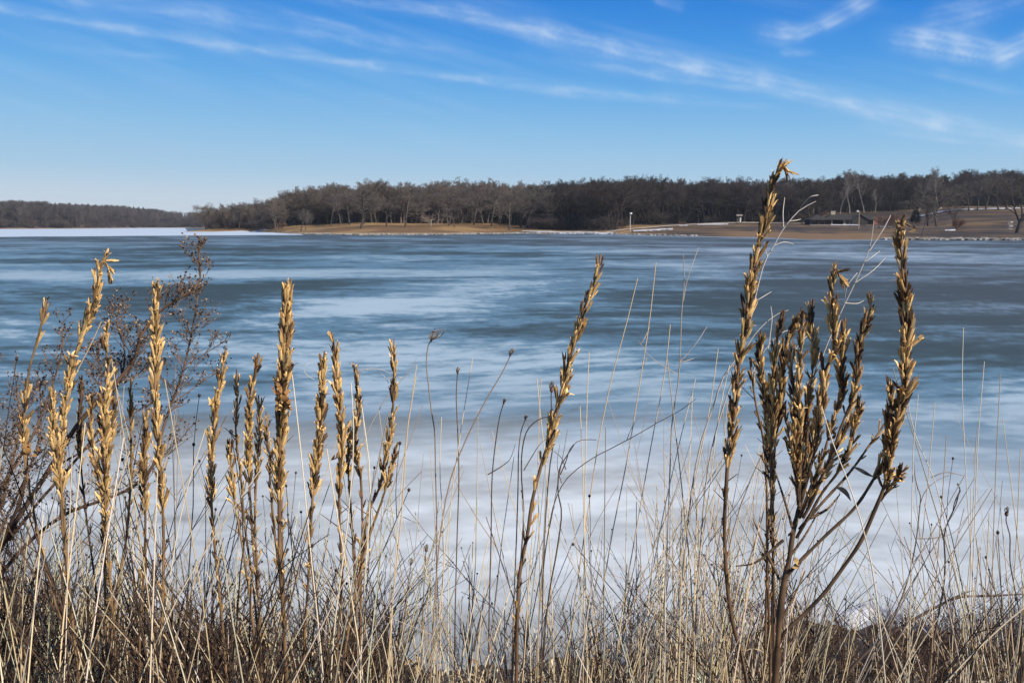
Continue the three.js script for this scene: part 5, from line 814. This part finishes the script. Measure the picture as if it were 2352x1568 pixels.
  scatter('undergrowth', darkTwigs, 1.25, 185, 'dark stiff leafless weed stems standing all along the bank', { d0: 1.9, d1: 3.8, pow: 1, hi: -230, lo: 60, max: 1.3, min: 0.3, where: (c) => right(c) * lerp(0.6, 1, left(c)) * (1 - 0.45 * Math.exp(-(((c - 1010) / 110) ** 2))), tilt: 0.16 });
  scatter('undergrowth', darkTwigs, 1.25, 100, 'dark stiff leafless weed stems standing all along the bank', { d0: 3.2, d1: 6.8, pow: 0.8, hi: -70, lo: 120, max: 1.2, min: 0.2, where: (c) => right(c) * gap(c), tilt: 0.3 });
  scatter('undergrowth', paleTwigs, 1.2, 46, 'pale stiff weed stems standing in the brush', { d0: 2.0, d1: 4.0, pow: 1, hi: -480, lo: 0, max: 1.4, min: 0.3, where: (c) => (c > 1440 && c < 1720 ? 1 : c > 850 && c < 1440 ? 0.22 : 0.1), tilt: 0.16 });
  scatter('low_brush', redTwigs, 0.5, 330, 'low dark brush covering the bank down to the ice', { d0: 2.6, d1: 7.6, pow: 0.62, hi: 90, lo: 230, min: 0.2, max: 1.6, dry: -0.05, ragged: 420, where: (c) => gap(c) * (1 - 0.6 * smooth(800, 950, c) * smooth(1850, 1720, c)) });
  scatter('low_brush', redTwigs, 0.5, 260, 'low dark brush covering the bank down to the ice', { d0: 4.4, d1: 7.4, pow: 0.8, hi: -10, lo: 110, ragged: 260, min: 0.2, max: 0.9, dry: -0.02, where: (c) => smooth(1720, 1800, c) });
  scatter('dry_grass', [grassClump(991, 16, 0.3), grassClump(992, 16, 0.3)], 0.32, 80, 'short matted dead grass covering the bank', { d0: 2.4, d1: 7.4, pow: 0.6, hi: 90, lo: 220, min: 0.4, max: 1.5, tilt: 0.5 });
  // dead leaves caught in the brush and on the ground
  const Q = rng(66), LS = []; for (let v = 0; v < 3; v++) { const S = new Shape(), pts = [], sd = []; let q = V(), d = V(1, 0.2, 0); for (let k = 0; k <= 7; k++) { pts.push(q.clone()); sd.push(V(0, 0.3 * Math.sin(k), 1).applyAxisAngle(V(1, 0, 0), k * 0.3 * (v - 1))); q.addScaledVector(d, 0.01); d.applyAxisAngle(V(0, 0, 1), rnd(Q, -0.1, 0.5)); } S.blade(pts, (t) => 0.026 * Math.sin(Math.PI * clamp(t * 0.92 + 0.05)), sd, [1, 1, 1]); LS.push(S.geo()); }
  const sets = LS.map(() => ({ m: [], c: [] })); for (let k = 0; k < 1500; k++) { const d = lerp(2.2, 7, Q() ** 0.7), col = rnd(Q, -260, 2620), x = (col - 1176) / LENS * d; if (d > bankShore(x)) continue; const s = sets[k % 3], y = bankY(x, -d) + (Q() < 0.6 ? 0.015 : rnd(Q, 0.02, Math.max(0.03, Math.min(0.5, elevAt(topRow(col) + 110, d) - bankY(x, -d))))), v = Q(); s.m.push(new THREE.Matrix4().compose(V(x, y, -d), new THREE.Quaternion().setFromEuler(new THREE.Euler(Q() * 6, Q() * 6, Q() * 6)), V(1, 1, 1).multiplyScalar(rnd(Q, 0.5, 1.25)))); s.c.push(v < 0.55 ? new THREE.Color(0.17, 0.1, 0.055) : v < 0.86 ? new THREE.Color(0.36, 0.24, 0.13) : new THREE.Color(0.66, 0.56, 0.42)); }
  sets.forEach((s, k) => instances('dead_leaves', LS[k], leafMat, s.m, s.c, 'curled dead leaves on the bank and caught in the brush'));
}

// ================================================================ drawing
const renderer = new THREE.WebGLRenderer({ antialias: true });
renderer.setSize(1024, 682);
renderer.toneMapping = THREE.LinearToneMapping;
renderer.toneMappingExposure = EXPOSURE;
renderer.shadowMap.enabled = true;
renderer.render(scene, camera);
